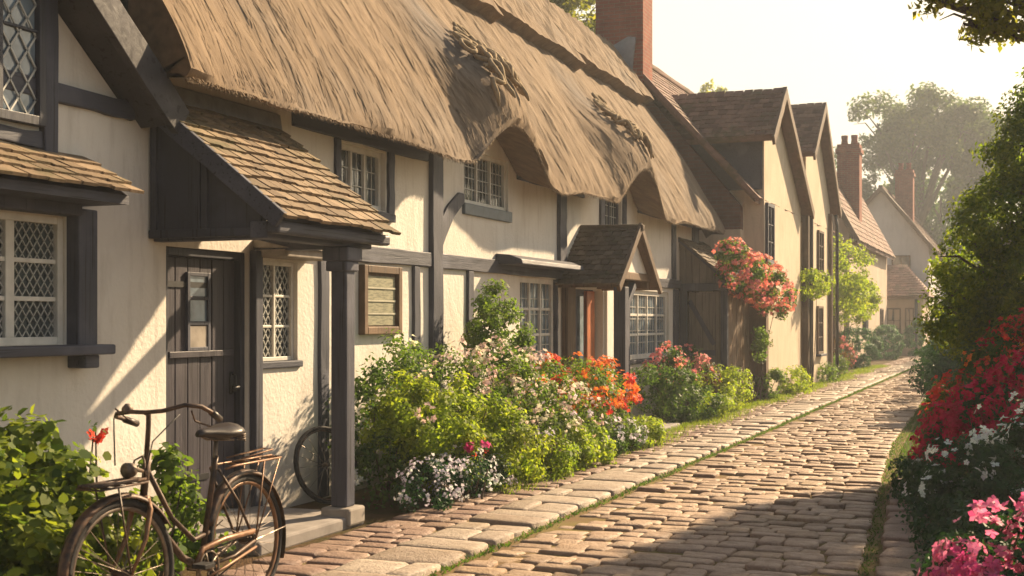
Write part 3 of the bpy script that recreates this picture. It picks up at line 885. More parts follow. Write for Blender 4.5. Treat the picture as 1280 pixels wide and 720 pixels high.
# twisted straw knots over the eyebrows
def straw_knot(yc, tc, sc):
    b = MB(); rg = random.Random(int(yc*10))
    def on(u, v, off): return thatch(yc+u*sc*0.85, max(0.02, tc+v*2.1*sc/4.35), off)
    for k in range(26):                      # a tangle of short straw ropes plaited over the crest
        r = math.sqrt(rg.random()); an = rg.uniform(0, 6.28)
        cu, cv = 0.55*r*math.cos(an), 0.22*r*math.sin(an) + 0.14*math.cos(an)*r
        dr_ = rg.uniform(-0.2, 0.9) if k % 3 else rg.uniform(-2.0, -1.0)
        ln = rg.uniform(0.35, 0.7)*(1.0 - 0.3*r); ph = rg.uniform(0, 6); am = rg.uniform(0.02, 0.07)
        pts = []
        for i in range(13):
            q = i/12 - 0.5; wv = am*math.sin(q*11+ph)
            pts.append(on(cu + q*ln*math.cos(dr_) - wv*math.sin(dr_), cv + q*ln*math.sin(dr_)*0.8 + wv*math.cos(dr_), 0.05 + 0.05*math.cos(q*3.0) + 0.03*math.sin(q*9+ph)))
        b.tube(pts, [0.010]+[rg.uniform(0.02, 0.032)*sc]*11+[0.010], 7)
    for k in range(7):                       # curls along the top edge
        cu, cv = -0.5+0.17*k, 0.10+0.05*k + 0.05*(k % 2)
        pts = [on(cu+0.13*math.cos(a)*(1-a/9), cv+0.10*math.sin(a)*(1-a/9), 0.10) for a in [i*0.6 for i in range(12)]]
        b.tube(pts, 0.024*sc, 6)
    b.build('straw_knot', M['straw_rope'], roof, smooth=True)
straw_knot(13.6, 0.205, 1.05); straw_knot(19.05, 0.215, 1.1)

# wing roof and bargeboard on the left
b = MB()
for sgn in (1, -1):
    y1 = 4.2 + sgn*3.36
    b.prism([(-5.63, 4.2, 5.98), (-5.63, y1, 3.20), (-5.63, y1, 2.98), (-5.63, 4.2, 5.70)], (-3.6, 0, 0))
b.build('wing_roof', M['timber_d'], cot)
b = MB(); b.bar((-5.60, 7.62, 3.01), (-5.60, 4.12, 5.85), 0.23, 0.06, seg=10, jit=0.006)
b.bar((-5.662, 0.75, 3.0), (-5.662, 4.2, 5.83), 0.2, 0.06, seg=10, jit=0.006)
b.build('bargeboard', M['timber_d'], cot, bevel=0.006)

# timbers: each a beam of its own
def timber(p0, p1, wd, name='beam', proud=0.035, mat=None, seg=8, jit=0.009):
    b = MB()
    q0 = (FX+proud-0.05, *p0); q1 = (FX+proud-0.05, *p1)
    b.bar(q0, q1, wd, 0.10, seg=seg, jit=jit)
    hz = abs(p0[0]-p1[0]) > abs(p0[1]-p1[1])
    return b.build(name, mat or M['timber_y' if hz else 'timber'], cot, bevel=0.008)
timber((5.9, 3.10), (7.45, 3.08), 0.13, proud=0.042)
timber((6.60, 2.46), (6.60, 4.05), 0.12, 'post', proud=0.05)
timber((5.3, 2.76), (6.54, 2.76), 0.10, proud=0.03)
timber((9.85, 2.24), (24.5, 2.25), 0.16, proud=0.045, seg=26)
timber((9.6, 3.36), (12.3, 3.36), 0.16, proud=0.03)
timber((14.9, 3.42), (17.5, 3.42), 0.12, proud=0.03)
timber((20.3, 3.42), (24.4, 3.42), 0.12, proud=0.03)
timber((12.48, -0.02), (12.48, 3.45), 0.25, 'post', proud=0.06)
timber((12.02, 0.0), (12.02, 2.16), 0.15, 'post', proud=0.035)
timber((10.12, 0.0), (10.12, 2.16), 0.15, 'post', proud=0.035)
timber((13.42, 0.0), (13.42, 2.16), 0.15, 'post', proud=0.035)
timber((16.53, 2.33), (16.53, 3.45), 0.27, 'post', proud=0.055)
timber((18.36, 2.33), (18.36, 3.6), 0.20, 'post', proud=0.035)
timber((19.52, 2.33), (19.52, 3.6), 0.16, 'post', proud=0.035)
timber((22.75, 0.0), (22.75, 2.16), 0.32, 'post', proud=0.035)
timber((22.6, 2.33), (22.6, 3.5), 0.24, 'post', proud=0.035)
timber((24.2, 0.0), (24.2, 3.6), 0.4, 'post', proud=0.05)
timber((19.7, 0.0), (19.7, 2.16), 0.16, 'post', proud=0.035)
timber((10.38, 2.60), (10.38, 3.28), 0.10, 'post', proud=0.03); timber((11.45, 2.60), (11.45, 3.28), 0.13, 'post', proud=0.03)
timber((10.30, 2.62), (11.5, 2.62), 0.08, proud=0.05)
b = MB(); b.prism([(FX-0.01, 12.59, 2.32), (FX-0.01, 12.59, 2.66), (FX-0.01, 12.80, 2.86), (FX-0.01, 13.10, 3.03), (FX-0.01, 13.24, 3.03), (FX-0.01, 13.24, 2.93), (FX-0.01, 12.95, 2.74), (FX-0.01, 12.75, 2.52)], (0.04, 0, 0)); b.build('brace', M['timber'], cot, bevel=0.006)
timber((16.38, 1.0), (16.38, 2.16), 0.05, 'post', proud=0.02)

# windows
window(cot, (FX-0.05, up1[0], up1[2]), 0.91, 0.58, cols=3, rows=1, lattice='grid', cell=0.11, lw=0.010)
window(cot, (FX-0.03, up2[0], up2[2]), 1.34, 0.62, cols=3, rows=1, lattice='grid', cell=0.11, sill=0.13, sill_mat='blue_sill', frame='white', lw=0.012)
window(cot, (FX-0.05, up3[0], up3[2]), 0.90, 0.58, cols=2, rows=1, lattice='grid', cell=0.13, frame='timber', sill=0.06, lw=0.011)
window(cot, (FX-0.04, lo1[0], lo1[2]), 1.34, 1.15, cols=3, rows=3, lattice='grid', cell=0.16, glass='glass_pale', lw=0.012, fw=0.07, mw=0.045, bw=0.035)
window(cot, (FX-0.04, lo2[0], lo2[2]), 2.45, 1.14, cols=4, rows=3, lattice='grid', cell=0.16, glass='glass_pale', lw=0.014, fw=0.08, mw=0.045, bw=0.04, sill=0.07)
window(cot, (FX-0.04, wp[0], wp[2]), 0.59, 0.85, cols=2, rows=3, lattice='diamond', cell=0.075, fw=0.035, mw=0.03, sill=0.06)
window(cot, (FX-0.02, bay[0], bay[2]), 1.78, 0.84, cols=4, rows=3, lattice='diamond', cell=0.066, lw=0.007, fw=0.05, mw=0.075, bw=0.03, sill=None)
window(cot, (FX+0.075, 5.42, 2.84), 1.1, 1.2, cols=3, rows=2, lattice='diamond', cell=0.15, lw=0.012, frame='paint_blue', glass='glass_pale', fw=0.06, mw=0.04, bw=0.02)
# dark surround, sill and tiled canopy of the window on the left
b = MB(); b.box((FX-0.02, 6.79, 1.40), (FX+0.10, 6.98, 2.34)); b.box((FX-0.02, 4.7, 2.285), (FX+0.14, 6.785, 2.40))
b.build('window_surround', M['timber'], cot, bevel=0.01)
b = MB(); b.box((FX-0.03, 4.6, 1.37), (FX+0.22, 7.02, 1.437)); b.box((FX-0.02, 6.80, 1.28), (FX+0.15, 6.94, 1.368))
b.build('window_sill', M['timber_y'], cot, bevel=0.012)
b = MB(); b.prism([(FX, 4.0, 2.66), (FX+0.42, 4.0, 2.42), (FX+0.42, 4.0, 2.36), (FX, 4.0, 2.36)], (0, 2.9, 0))
can = b.build('canopy', M['timber_y'], cot)
b = MB(); tile_roof(b, (FX+0.50, 3.95, 2.42), (0, 1, 0), (-0.46, 0, 0.25), 3.0, 0.53, 0.15, 0.13, 0.022, 0.014)
b.build('canopy_tiles', M['tile_gold'], can)
# small canopies
b = MB(); b.box((FX-0.01, 9.02, 2.12), (FX+0.30, 9.86, 2.19)); b.prism([(FX-0.01, 9.0, 2.192), (FX+0.34, 9.0, 2.192), (FX-0.01, 9.0, 2.27)], (0, 0.88, 0))
b.build('canopy', M['stone'], cot, bevel=0.01)
b = MB(); b.prism([(FX, 14.2, 2.40), (FX+0.18, 14.2, 2.385), (FX+0.34, 14.2, 2.33), (FX+0.36, 14.2, 2.27), (FX, 14.2, 2.27)], (0, 2.3, 0))
b.build('canopy', M['timber_y'], cot, bevel=0.012)

# front door on the left
b = MB()
for i in range(6):
    y0 = dr[0]+0.07+i*0.157; b.box((FX-0.13, y0+0.004, 0.09), (FX-0.085+random.uniform(-.003, .003), y0+0.153, 2.08))
b.box((FX-0.14, dr[0]+0.06, 0.08), (FX-0.12, dr[1]-0.06, 2.09))
b.box((FX-0.09, dr[0]+0.12, 1.31), (FX-0.055, dr[1]-0.12, 1.36))
door = b.build('door', M['door'], cot, bevel=0.005)
b = MB(); b.box((FX-0.16, dr[0], 0.06), (FX-0.03, dr[0]+0.065, 2.15)); b.box((FX-0.16, dr[1]-0.065, 0.06), (FX-0.03, dr[1], 2.15)); b.box((FX-0.16, dr[0]+0.065, 2.085), (FX-0.03, dr[1]-0.065, 2.15))
b.build('door_frame', M['paint_blue'], cot, bevel=0.008)
b = MB(); y0, y1 = 8.20, 8.50
b.box((FX-0.088, y0, 1.36), (FX-0.06, y0+0.035, 1.97)); b.box((FX-0.088, y1-0.035, 1.36), (FX-0.06, y1, 1.97))
for z in (1.36, 1.56, 1.755, 1.94): b.box((FX-0.088, y0+0.035, z), (FX-0.062, y1-0.035, z+0.03))
dg = b.build('door_light', M['timber'], door, bevel=0.004)
b = MB(); b.quad((FX-0.078, y0+0.03, 1.58), (FX-0.078, y1-0.03, 1.58), (FX-0.078, y1-0.03, 1.95), (FX-0.078, y0+0.03, 1.95)); b.build('door_glass', M['glass_pale'], door, recalc=False)
b = MB(); b.box((FX-0.082, y0+0.04, 1.385), (FX-0.07, y1-0.02, 1.555)); b.build('notice', M['stone'], door)
b = MB(); b.bar((FX-0.07, 8.80, 1.0), (FX-0.07, 8.80, 1.18), 0.045, 0.012); b.tube([(FX-0.06, 8.8, 1.06), (FX-0.0, 8.8, 1.06), (FX+0.0, 8.72, 1.05)], 0.011, 8)
b.tube([(FX-0.06, 8.8, 1.16), (FX-0.03, 8.8, 1.15), (FX-0.03, 8.8, 1.03), (FX-0.06, 8.8, 1.02)], 0.008, 6)
b.build('handle', M['iron'], door, smooth=True)
for z in (0.35, 1.85):
    b = MB(); b.box((FX-0.084, 7.93, z), (FX-0.076, 8.5, z+0.045)); b.build('hinge', M['iron'], door)

# lean-to porch over that door
b = MB()
b.box((-5.02, 7.62, 2.17), (-4.88, 9.16, 2.29)); b.box((-5.9, 7.70, 2.17), (-5.02, 7.80, 2.26)); b.box((-5.9, 9.02, 2.17), (-5.02, 9.13, 2.28))
porch = b.build('porch', M['timber_y'], cot, bevel=0.01)
b = MB(); b.prism([(-5.89, 7.66, 2.20), (-4.93, 7.66, 2.20), (-4.93, 7.66, 2.33), (-5.89, 7.66, 3.10)], (0, 0.035, 0))
for x in (-5.88, -5.50, -5.44, -4.99): b.box((x, 7.635, 2.20), (x+0.05, 7.662, 2.36 + max(0, (-4.95-x))*0.75))
b.box((-5.89, 7.632, 2.19), (-4.92, 7.662, 2.25))
b.build('side_panel', M['paint_blue'], porch, bevel=0.004)
b = MB(); b.prism([(-4.80, 7.6, 2.345), (-5.89, 7.6, 3.205), (-5.89, 7.6, 3.10), (-4.80, 7.6, 2.27)], (0, 1.6, 0))
pr = b.build('porch_roof', M['timber_y'], porch)
b = MB(); tile_roof(b, (-4.70, 7.56, 2.285), (0, 1, 0), (-1.19, 0, 0.935), 1.7, 1.49, 0.155, 0.125, 0.026, 0.017, tri=lambda v: (0.0, 1.72+0.10*v))
b.build('porch_tiles', M['tile_gold'], porch)
b = MB(); b.prism([(FX-0.01, 7.62, 3.16), (FX+0.06, 7.62, 3.16), (FX+0.03, 7.62, 3.34), (FX-0.01, 7.62, 3.36)], (0, 1.75, 0)); b.build('flashing', M['lead_sheet'], porch)
b = MB(); b.bar((-4.74, 7.575, 2.285), (-5.90, 7.575, 3.185), 0.13, 0.045, (0, 1, 0), 6, 0.004); b.build('bargeboard', M['timber_y'], porch, bevel=0.006)
b = MB(); b.box((-4.86, 7.58, 2.20), (-4.76, 9.26, 2.285)); b.build('gutter', M['timber_y'], porch, bevel=0.02)
b = MB(); b.box((-5.03, 8.76, 0.14), (-4.89, 8.90, 2.17)); b.box((-5.08, 8.71, 2.06), (-4.85, 8.95, 2.168)); b.box((-5.06, 8.73, 1.98), (-4.87, 8.93, 2.06))
b.build('post', M['timber'], porch, bevel=0.012)
b = MB(); b.box((-5.09, 8.70, 0.0), (-4.83, 8.96, 0.14)); b.build('plinth', M['stone'], porch, bevel=0.02)
b = MB(); b.box((-5.895, 8.94, 0.0), (-5.83, 9.05, 2.17)); b.build('post', M['timber'], porch, bevel=0.01)
b = MB(); b.box((-5.87, 7.5, -0.03), (-4.86, 9.0, 0.075)); b.build('door_step', M['slab'], cot, bevel=0.02)

# gabled porch in the middle
b = MB()
b.box((-5.9, 16.55, 2.06), (-5.12, 16.67, 2.16)); b.box((-5.9, 18.13, 2.06), (-5.12, 18.25, 2.16)); b.box((-5.24, 16.55, 2.162), (-5.10, 18.27, 2.27))
por2 = b.build('porch', M['brown_wood'], cot, bevel=0.01)
rz = 2.88
for sgn in (1, -1):
    b = MB(); yb = 17.4 - sgn*1.0
    b.prism([(-5.04, 17.4, rz), (-5.04, yb, 2.10), (-5.04, yb, 2.04), (-5.04, 17.4, rz-0.07)], (-0.86, 0, 0))
    b.build('porch_roof', M['brown_wood'], por2)
    b = MB(); tile_roof(b, (-5.0, 17.4 - sgn*1.06, 2.06), (-1, 0, 0), (0, sgn*1.06, 0.84), 0.9, 1.345, 0.13, 0.11, 0.02, 0.012)
    b.build('porch_tiles', M['tile_dark'], por2)
    b = MB(); b.bar((-5.01, 17.4-sgn*1.06, 2.02), (-5.01, 17.4+sgn*0.03, 2.93), 0.11, 0.05, seg=5, jit=0.006); b.build('bargeboard', M['brown_wood'], por2, bevel=0.006)
b = MB(); b.bar((-4.96, 17.4, 2.90), (-5.9, 17.4, 2.915), 0.12, 0.09, (0, 0, 1), 4, 0.006); b.build('ridge_tile', M['tile_dark'], por2, bevel=0.02)
b = MB(); b.prism([(-5.12, 16.62, 2.272), (-5.12, 18.18, 2.272), (-5.12, 17.4, 2.80)], (-0.05, 0, 0)); b.build('gable_panel', M['plaster'], por2)
b = MB(); b.box((-5.27, 16.95, 0.0), (-5.10, 17.13, 2.06)); b.bar((-5.185, 17.1, 1.7), (-5.185, 17.6, 2.1), 0.10, 0.1, (1, 0, 0), 3); b.build('post', M['timber'], por2, bevel=0.01)
b = MB(); b.box((-5.89, 16.56, 0.0), (-5.80, 16.90, 2.06)); b.build('side_board', M['brown_wood'], por2, bevel=0.01)
b = MB(); b.box((FX-0.20, 17.0, 0.06), (FX-0.16, 18.45, 2.05)); d2 = b.build('door', M['timber'], cot)
b = MB(); b.box((FX-0.16, 18.0, 0.08), (FX-0.10, 18.36, 2.03)); b.build('door_leaf', M['orange_wood'], d2, bevel=0.008)
b = MB(); b.box((FX-0.16, 17.72, 0.5), (FX-0.12, 17.88, 1.95)); b.build('side_light', M['glass_pale'], d2)
b = MB(); b.box((FX-0.18, 18.5, 0.0), (FX+0.05, 18.95, 2.06)); b.build('door_jamb', M['plaster'], cot, bevel=0.01)
b = MB(); b.box((-5.88, 16.5, -0.03), (-4.74, 18.6, 0.07)); b.build('door_step', M['slab'], cot, bevel=0.02)

# ------------------------------------------------------------------ notice board, lean-to, old wheel
nb = thing('notice_board', 'narrow wooden framed notice board on the cream wall right of the porch post', 'notice board', (FX, 11.2, 1.45))
y0, y1, z0, z1 = 10.80, 11.60, 1.46, 2.13; xf = FX+0.035
b = MB()
for a in ((y0, y0+0.075, z0, z1), (y1-0.075, y1, z0, z1), (y0+0.075, y1-0.075, z0, z0+0.075), (y0+0.075, y1-0.075, z1-0.075, z1)): b.box((FX-0.01, a[0], a[2]), (xf+0.035, a[1], a[3]))
b.build('frame', M['brown_wood'], nb, bevel=0.008)
t = NT('notice_paper'); p = t.coord(); n = t.noise(p, 9, 4); x, y_, z_ = t.sep(p)
lines = t.ramp(t.noise(t.comb(t.math('MULTIPLY', y_, 9), t.math('MULTIPLY', z_, 55), 0), 1.0, 3), [(0.45, 0.0), (0.6, 0.55)])
M['paper'] = t.fin(t.mix(lines, t.mix(n, (0.20, 0.20, 0.13), (0.34, 0.32, 0.22)), (0.08, 0.085, 0.06)), 0.6)
M['rail'] = m_plain('pale_rail', (0.45, 0.43, 0.33), 0.6)
b = MB(); b.box((FX-0.008, y0+0.07, z0+0.07), (FX+0.03, y1-0.07, z1-0.07)); b.build('back_panel', M['brown_wood'], nb)
for k in range(4):
    za = z0+0.085+k*0.125
    b = MB(); b.box((FX+0.03, y0+0.13, za+0.004), (FX+0.036, y1-0.11, za+0.108)); b.build('notice', M['paper'], nb)
for k in range(3):
    za = z0+0.085+(k+1)*0.125-0.008
    b = MB(); b.box((FX+0.03, y0+0.10, za-0.008), (FX+0.045, y1-0.10, za+0.01)); b.build('rail', M['rail'], nb)

lt = thing('lean_to_shed', 'grey boarded lean-to with a plank door between the thatched cottage and the red rose', 'shed', (-5.5, 24.0, 0))
b = MB()
YL = 23.05
xs = np.linspace(-5.9, -5.02, 8)
for x0, x1 in zip(xs, xs[1:]):
    if -5.72 < (x0+x1)/2 < -5.22:
        zb = 2.12
    else: zb = 0
    za, zc = 3.05+(-5.9-x0)*-0 - (x0+5.9)*0.85, 3.05-(x1+5.9)*0.85
    yy = YL+random.uniform(0, 0.01)
    b.prism([(x0+0.004, yy, zb), (x1-0.004, yy, zb), (x1-0.004, yy, zc), (x0+0.004, yy, za)], (0, 0.04, 0))
b.build('end_boards', M['grey_wood'], lt)
b = MB()
for y0 in np.arange(23.1, 25.1, 0.2): b.box((-5.06, y0, 0), (-5.02+random.uniform(0, .01), y0+0.19, 2.25))
b.build('front_boards', M['brown_wood'], lt)
b = MB(); b.bar((-5.9, YL-0.03, 2.2), (-5.02, YL-0.03, 2.2), 0.14, 0.1, (0, 1, 0)); b.box((-5.12, YL-0.04, 0), (-5.0, YL+0.08, 2.28)); b.box((-5.88, YL-0.04, 0), (-5.74, YL+0.02, 2.15))
b.build('frame', M['timber'], lt, bevel=0.01)
b = MB(); b.prism([(-5.9, YL-0.08, 3.12), (-4.88, YL-0.08, 2.25), (-4.88, YL-0.08, 2.18), (-5.9, YL-0.08, 3.04)], (0, 2.2, 0)); lr = b.build('roof', M['timber_y'], lt)
b = MB(); tile_roof(b, (-4.84, YL-0.10, 2.2), (0, 1, 0), (-1.06, 0, 0.9), 2.2, 1.39, 0.17, 0.14, 0.022); b.build('roof_tiles', M['tile_dark'], lr)
b = MB()
for x0 in (-5.71, -5.585, -5.46, -5.335): b.box((x0, YL-0.02, 0.05), (x0+0.12, YL+0.02, 2.11))
ld = b.build('door', M['grey_wood'], lt, bevel=0.005)
b = MB(); b.bar((-5.70, YL-0.035, 1.95), (-5.24, YL-0.035, 1.15), 0.08, 0.025, (0, 1, 0)); b.box((-5.71, YL-0.045, 0.95), (-5.22, YL-0.022, 1.05)); b.build('brace', M['timber'], ld)

ow = thing('bicycle_hoop', 'spare bicycle wheel with a thin black tyre resting on the step behind the porch post', 'wheel', (-5.45, 9.6, 0.08))
def wheel_pts(c, r, ax, up, n=40): return [c + (ax*math.cos(2*math.pi*k/n) + up*math.sin(2*math.pi*k/n))*r for k in range(n)]
c = Vector((-5.50, 9.5, 0.37)); ax = Vector((0.35, 0.93, 0)).normalized(); up = Vector((-0.22, 0.05, 0.97)).normalized()
b = MB(); b.tube(wheel_pts(c, 0.32, ax, up), 0.017, 8, closed=True); b.build('tyre', M['black'], ow, smooth=True)
b = MB(); b.tube(wheel_pts(c, 0.297, ax, up), 0.010, 6, closed=True); b.build('rim', M['rust'], ow, smooth=True)
b = MB()
hb = ax.cross(up).normalized()
for k in range(18):
    a = 2*math.pi*k/18; b.tube([c+hb*(0.02 if k % 2 else -0.02), c + (ax*math.cos(a)+up*math.sin(a))*0.295], 0.0018, 4)
b.build('spokes', M['steel'], ow)
b = MB(); b.tube([c-hb*0.035, c+hb*0.035], 0.02, 10); b.build('hub', M['rust'], ow)

# ------------------------------------------------------------------ the brick-gabled house
h2 = thing('gabled_house', 'tall brown-roofed house with dark brick end wall, red chimney and two cream gables', 'house', (-7.5, 31, 0))
YB = 25.15
b = MB()     # brick end wall facing down the lane
b.prism([(-5.2, YB, 3.4), (-5.2, YB, 3.85), (-7.8, YB, 7.0), (-10.4, YB, 3.85), (-10.4, YB, 3.4)], (0, 0.25, 0)); b.build('brick_gable', M['brick_dark'], h2)
b = MB(); b.box((-10.4, YB+0.01, -0.05), (-5.2, YB+0.25, 3.398)); wall_x(b, -5.2, YB+0.25, 26.0, -0.05, 3.95)
b.box((-10.4, YB+0.25, -0.05), (-10.15, 35.8, 3.9)); b.prism([(-5.2, 35.6, -0.05), (-10.4, 35.6, -0.05), (-10.4, 35.6, 3.85), (-7.8, 35.6, 7.0), (-5.2, 35.6, 3.85)], (0, 0.2, 0)); wall_x(b, -5.15, 30.1, 30.9, -0.05, 4.2); wall_x(b, -5.2, 34.7, 35.8, -0.05, 3.95)
b.build('wall', M['plaster2'], h2, recalc=False)
b = MB(); b.prism([(-4.88, 24.98, 4.02), (-7.8, 24.98, 7.22), (-7.8, 24.98, 7.08), (-4.88, 24.98, 3.90)], (0, 11.0, 0)); b.prism([(-10.7, 24.98, 4.02), (-7.8, 24.98, 7.22), (-7.8, 24.98, 7.08), (-10.7, 24.98, 3.90)], (0, 11.0, 0))
rf = b.build('roof', M['tile_brown'], h2)
b = MB(); tile_roof(b, (-4.82, 24.95, 3.97), (0, 1, 0), (-2.98, 0, 3.27), 11.0, 4.42, 0.21, 0.19, 0.02, 0.014); b.build('roof_tiles', M['tile_red'], rf)
b = MB(); b.bar((-4.80, 24.96, 3.95), (-7.82, 24.96, 7.26), 0.09, 0.07, (0, 1, 0), 8, 0.01); b.build('verge', M['tile_red'], rf)
b = MB(); b.bar((-7.8, 24.95, 7.27), (-7.8, 36.0, 7.27), 0.2, 0.12, (0, 0, 1), 20, 0.012); b.build('ridge_tile', M['tile_red'], rf, bevel=0.03)
# stack
b = MB(); b.box((-8.12, 24.9, 5.2), (-7.12, 25.6, 9.8)); ch = b.build('chimney', M['brick'], h2)
b = MB(); b.box((-8.19, 24.83, 9.55), (-7.05, 25.67, 9.75)); b.build('chimney_cap', M['brick'], ch)
b = MB(); b.prism([(-8.15, 24.84, 6.3), (-7.40, 24.84, 6.05), (-7.26, 24.84, 7.30), (-7.42, 24.84, 7.32), (-8.15, 24.84, 6.95)], (0, 0.05, 0)); b.build('flashing', M['lead_sheet'], ch)
# two street gables
def street_gable(y0, ya, y1, z0, za, z1, xf, win):
    b = MB()
    b.prism([(xf, y0, -0.05), (xf, y1, -0.05), (xf, y1, z1), (xf, ya, za), (xf, y0, z0)], (-0.25, 0, 0))
    b.prism([(xf-0.25, y0+0.002, -0.05), (xf-3.2, y0+0.002, -0.05), (xf-3.2, y0+0.002, z0), (xf-0.25, y0+0.002, z0)], (0, 0.2, 0))
    g = b.build('street_gable', M['plaster2'], h2)
    b = MB()
    for (yb, zb) in ((y0, z0), (y1, z1)):
        dy = (yb-ya); dz = (zb-za); ext = 0.28/abs(dy)
        p1 = (yb+dy*ext, zb+dz*ext)
        b.prism([(xf+0.22, ya, za+0.16), (xf+0.22, p1[0], p1[1]+0.16), (xf+0.22, p1[0], p1[1]+0.05), (xf+0.22, ya, za+0.05)], (-3.6, 0, 0))
    b.build('gable_roof', M['tile_brown'], g)
    b = MB(); dy, dz = ya-y0, za-z0; ls = math.hypot(dy, dz)
    tile_roof(b, (xf+0.26, y0-0.28*dy/abs(dy), z0-0.28*dz/dy+0.15), (-1, 0, 0), (0, dy, dz), 3.6, ls+0.28*ls/dy, 0.2, 0.17, 0.02, 0.012)
    b.build('gable_tiles', M['tile_brown'], g)
    b = MB()
    for (yb, zb) in ((y0, z0), (y1, z1)):
        dy = (yb-ya); dz = (zb-za); ext = 0.3/abs(dy)
        b.bar((xf+0.24, ya-dy*0.01, za+0.08), (xf+0.24, yb+dy*ext, zb+dz*ext+0.06), 0.2, 0.06, seg=6, jit=0.008)
    b.build('bargeboard', M['brown_wood'], g, bevel=0.008)
    for (wy, wz, ww, wh) in win:
        window(g, (xf+0.06, wy, wz), ww, wh, cols=2, rows=3, frame='brown_wood', fw=0.06, sill=0.06, glass='glass')
    return g
g1 = street_gable(25.5, 26.6, 30.0, 5.3, 6.2, 4.15, -4.8, [])
g2 = street_gable(30.75, 32.3, 34.8, 5.6, 6.8, 4.6, -4.8, [(32.5, 2.75, 0.85, 1.1), (32.4, 0.75, 0.85, 1.2)])
b = MB(); b.box((-4.81, 30.25, 0.0), (-4.68, 30.6, 4.4)); b.build('post', M['brown_wood'], h2)
b = MB(); b.box((-4.80, 34.45, 0.0), (-4.70, 34.7, 4.4)); b.build('post', M['brown_wood'], h2)
b = MB(); b.box((-5.2, 25.3, 0.0), (-4.72, 25.55, 2.2)); b.build('post', M['brown_wood'], h2)
window(h2, (-4.74, 25.62, 2.75), 0.75, 1.2, cols=2, rows=3, frame='timber', fw=0.07, sill=0.06)
for (yp, zt) in ((30.42, 4.3), (34.85, 4.4)):
    b = MB(); b.tube([(-4.62, yp, 0.05), (-4.62, yp, zt-0.3), (-4.66, yp, zt)], 0.045, 8); b.build('downpipe', M['iron'], h2, smooth=True)
# side window and boarded cheek of the first gable
b = MB(); b.box((-8.0, 25.47, 4.2), (-4.83, 25.50, 5.2)); b.build('gable_cheek', M['timber_y'], h2)

# ------------------------------------------------------------------ houses farther down the lane
def simple_house(name, label, x0, x1, y0, y1, ze, xr, zr, wall, tile, chim=None, wins=(), tw=0.3, cs=0.26, endwins=()):
    r = thing(name, label, 'house', ((x0+x1)/2, (y0+y1)/2, 0))
    b = MB()     # x0 = front (largest x), x1 = back
    b.prism([(x0, y0, -0.05), (x1, y0, -0.05), (x1, y0, ze), (xr, y0, zr-0.15), (x0, y0, ze)], (0, 0.25, 0))
    b.prism([(x0, y1-0.25, -0.05), (x1, y1-0.25, -0.05), (x1, y1-0.25, ze), (xr, y1-0.25, zr-0.15), (x0, y1-0.25, ze)], (0, 0.25, 0))
    wall_x(b, x0-0.001, y0+0.25, y1-0.25, -0.05, ze); b.box((x1+0.001, y0+0.25, -0.05), (x1+0.25, y1-0.25, ze))
    b.build('wall', M[wall], r, recalc=False)
    ov = 0.3; b = MB()
    df = (zr-ze)/(xr-x0); dbk = (zr-ze)/(xr-x1)
    ef = (x0+ov, ze+df*ov); eb = (x1-ov, ze-dbk*ov)
    b.prism([(ef[0], y0-0.25, ef[1]), (xr, y0-0.25, zr), (xr, y0-0.25, zr-0.16), (ef[0], y0-0.25, ef[1]-0.14)], (0, y1-y0+0.5, 0))
    b.prism([(eb[0], y0-0.25, eb[1]), (xr, y0-0.25, zr), (xr, y0-0.25, zr-0.16), (eb[0], y0-0.25, eb[1]-0.14)], (0, y1-y0+0.5, 0))
    rf = b.build('roof', M[tile], r)
    b = MB(); ls = math.hypot(xr-ef[0], zr-ef[1])
    tile_roof(b, (ef[0]+0.04, y0-0.28, ef[1]-0.03), (0, 1, 0), (xr-ef[0], 0, zr-ef[1]), y1-y0+0.55, ls+0.04, tw, cs, 0.025, 0.02)
    b.build('roof_tiles', M[tile], rf)
    b = MB(); b.bar((ef[0], y0-0.28, ef[1]-0.05), (xr, y0-0.28, zr-0.05), 0.18, 0.07, (0, 1, 0), 5, 0.012); b.bar((eb[0], y0-0.28, eb[1]-0.05), (xr, y0-0.28, zr-0.05), 0.18, 0.07, (0, 1, 0), 5, 0.012)
    b.build('bargeboard', M['brown_wood'], rf)
    b = MB(); b.bar((xr, y0-0.26, zr+0.03), (xr, y1+0.26, zr+0.03), 0.22, 0.12, (0, 0, 1), 10, 0.015); b.build('ridge_tile', M[tile], rf, bevel=0.03)
    if chim:
        cx, cyy, cw, cd, zt = chim
        b = MB(); b.box((cx-cw/2, cyy-cd/2, zr-2.2), (cx+cw/2, cyy+cd/2, zt)); b.box((cx-cw/2-.06, cyy-cd/2-.06, zt-0.35), (cx+cw/2+.06, cyy+cd/2+.06, zt-0.18)); c = b.build('chimney', M['brick'], r)
        for k in (-1, 1):
            b = MB(); b.tube([(cx+k*cw*0.22, cyy, zt-0.02), (cx+k*cw*0.22, cyy, zt+0.2), (cx+k*cw*0.22, cyy, zt+0.38)], [0.15, 0.12, 0.14], 10); b.build('chimney_pot', M['brick'], c, smooth=True)
    for (wy, wz, ww, wh) in wins:
        window(r, (x0+0.06, wy, wz), ww, wh, cols=2, rows=2, frame='brown_wood', fw=0.07, sill=0.08)
    for (wx, wz, ww, wh) in endwins:
        window(r, (wx, y0-0.06, wz), ww, wh, U=(1, 0, 0), N=(0, -1, 0), cols=2, rows=2, frame='brown_wood', fw=0.07, sill=0.08)
    return r
h3a = simple_house('link_cottage', 'low buff cottage half hidden by the climbing shrub beyond the cream gables', -5.9, -9.5, 38.3, 46.2, 3.2, -7.5, 5.4, 'plaster3', 'tile_brown', None, [(43.6, 0.95, 0.9, 1.1)])
b = MB(); b.box((-5.92, 40.2, 0.0), (-5.86, 41.1, 2.0)); b.build('door', M['grey_wood'], h3a)
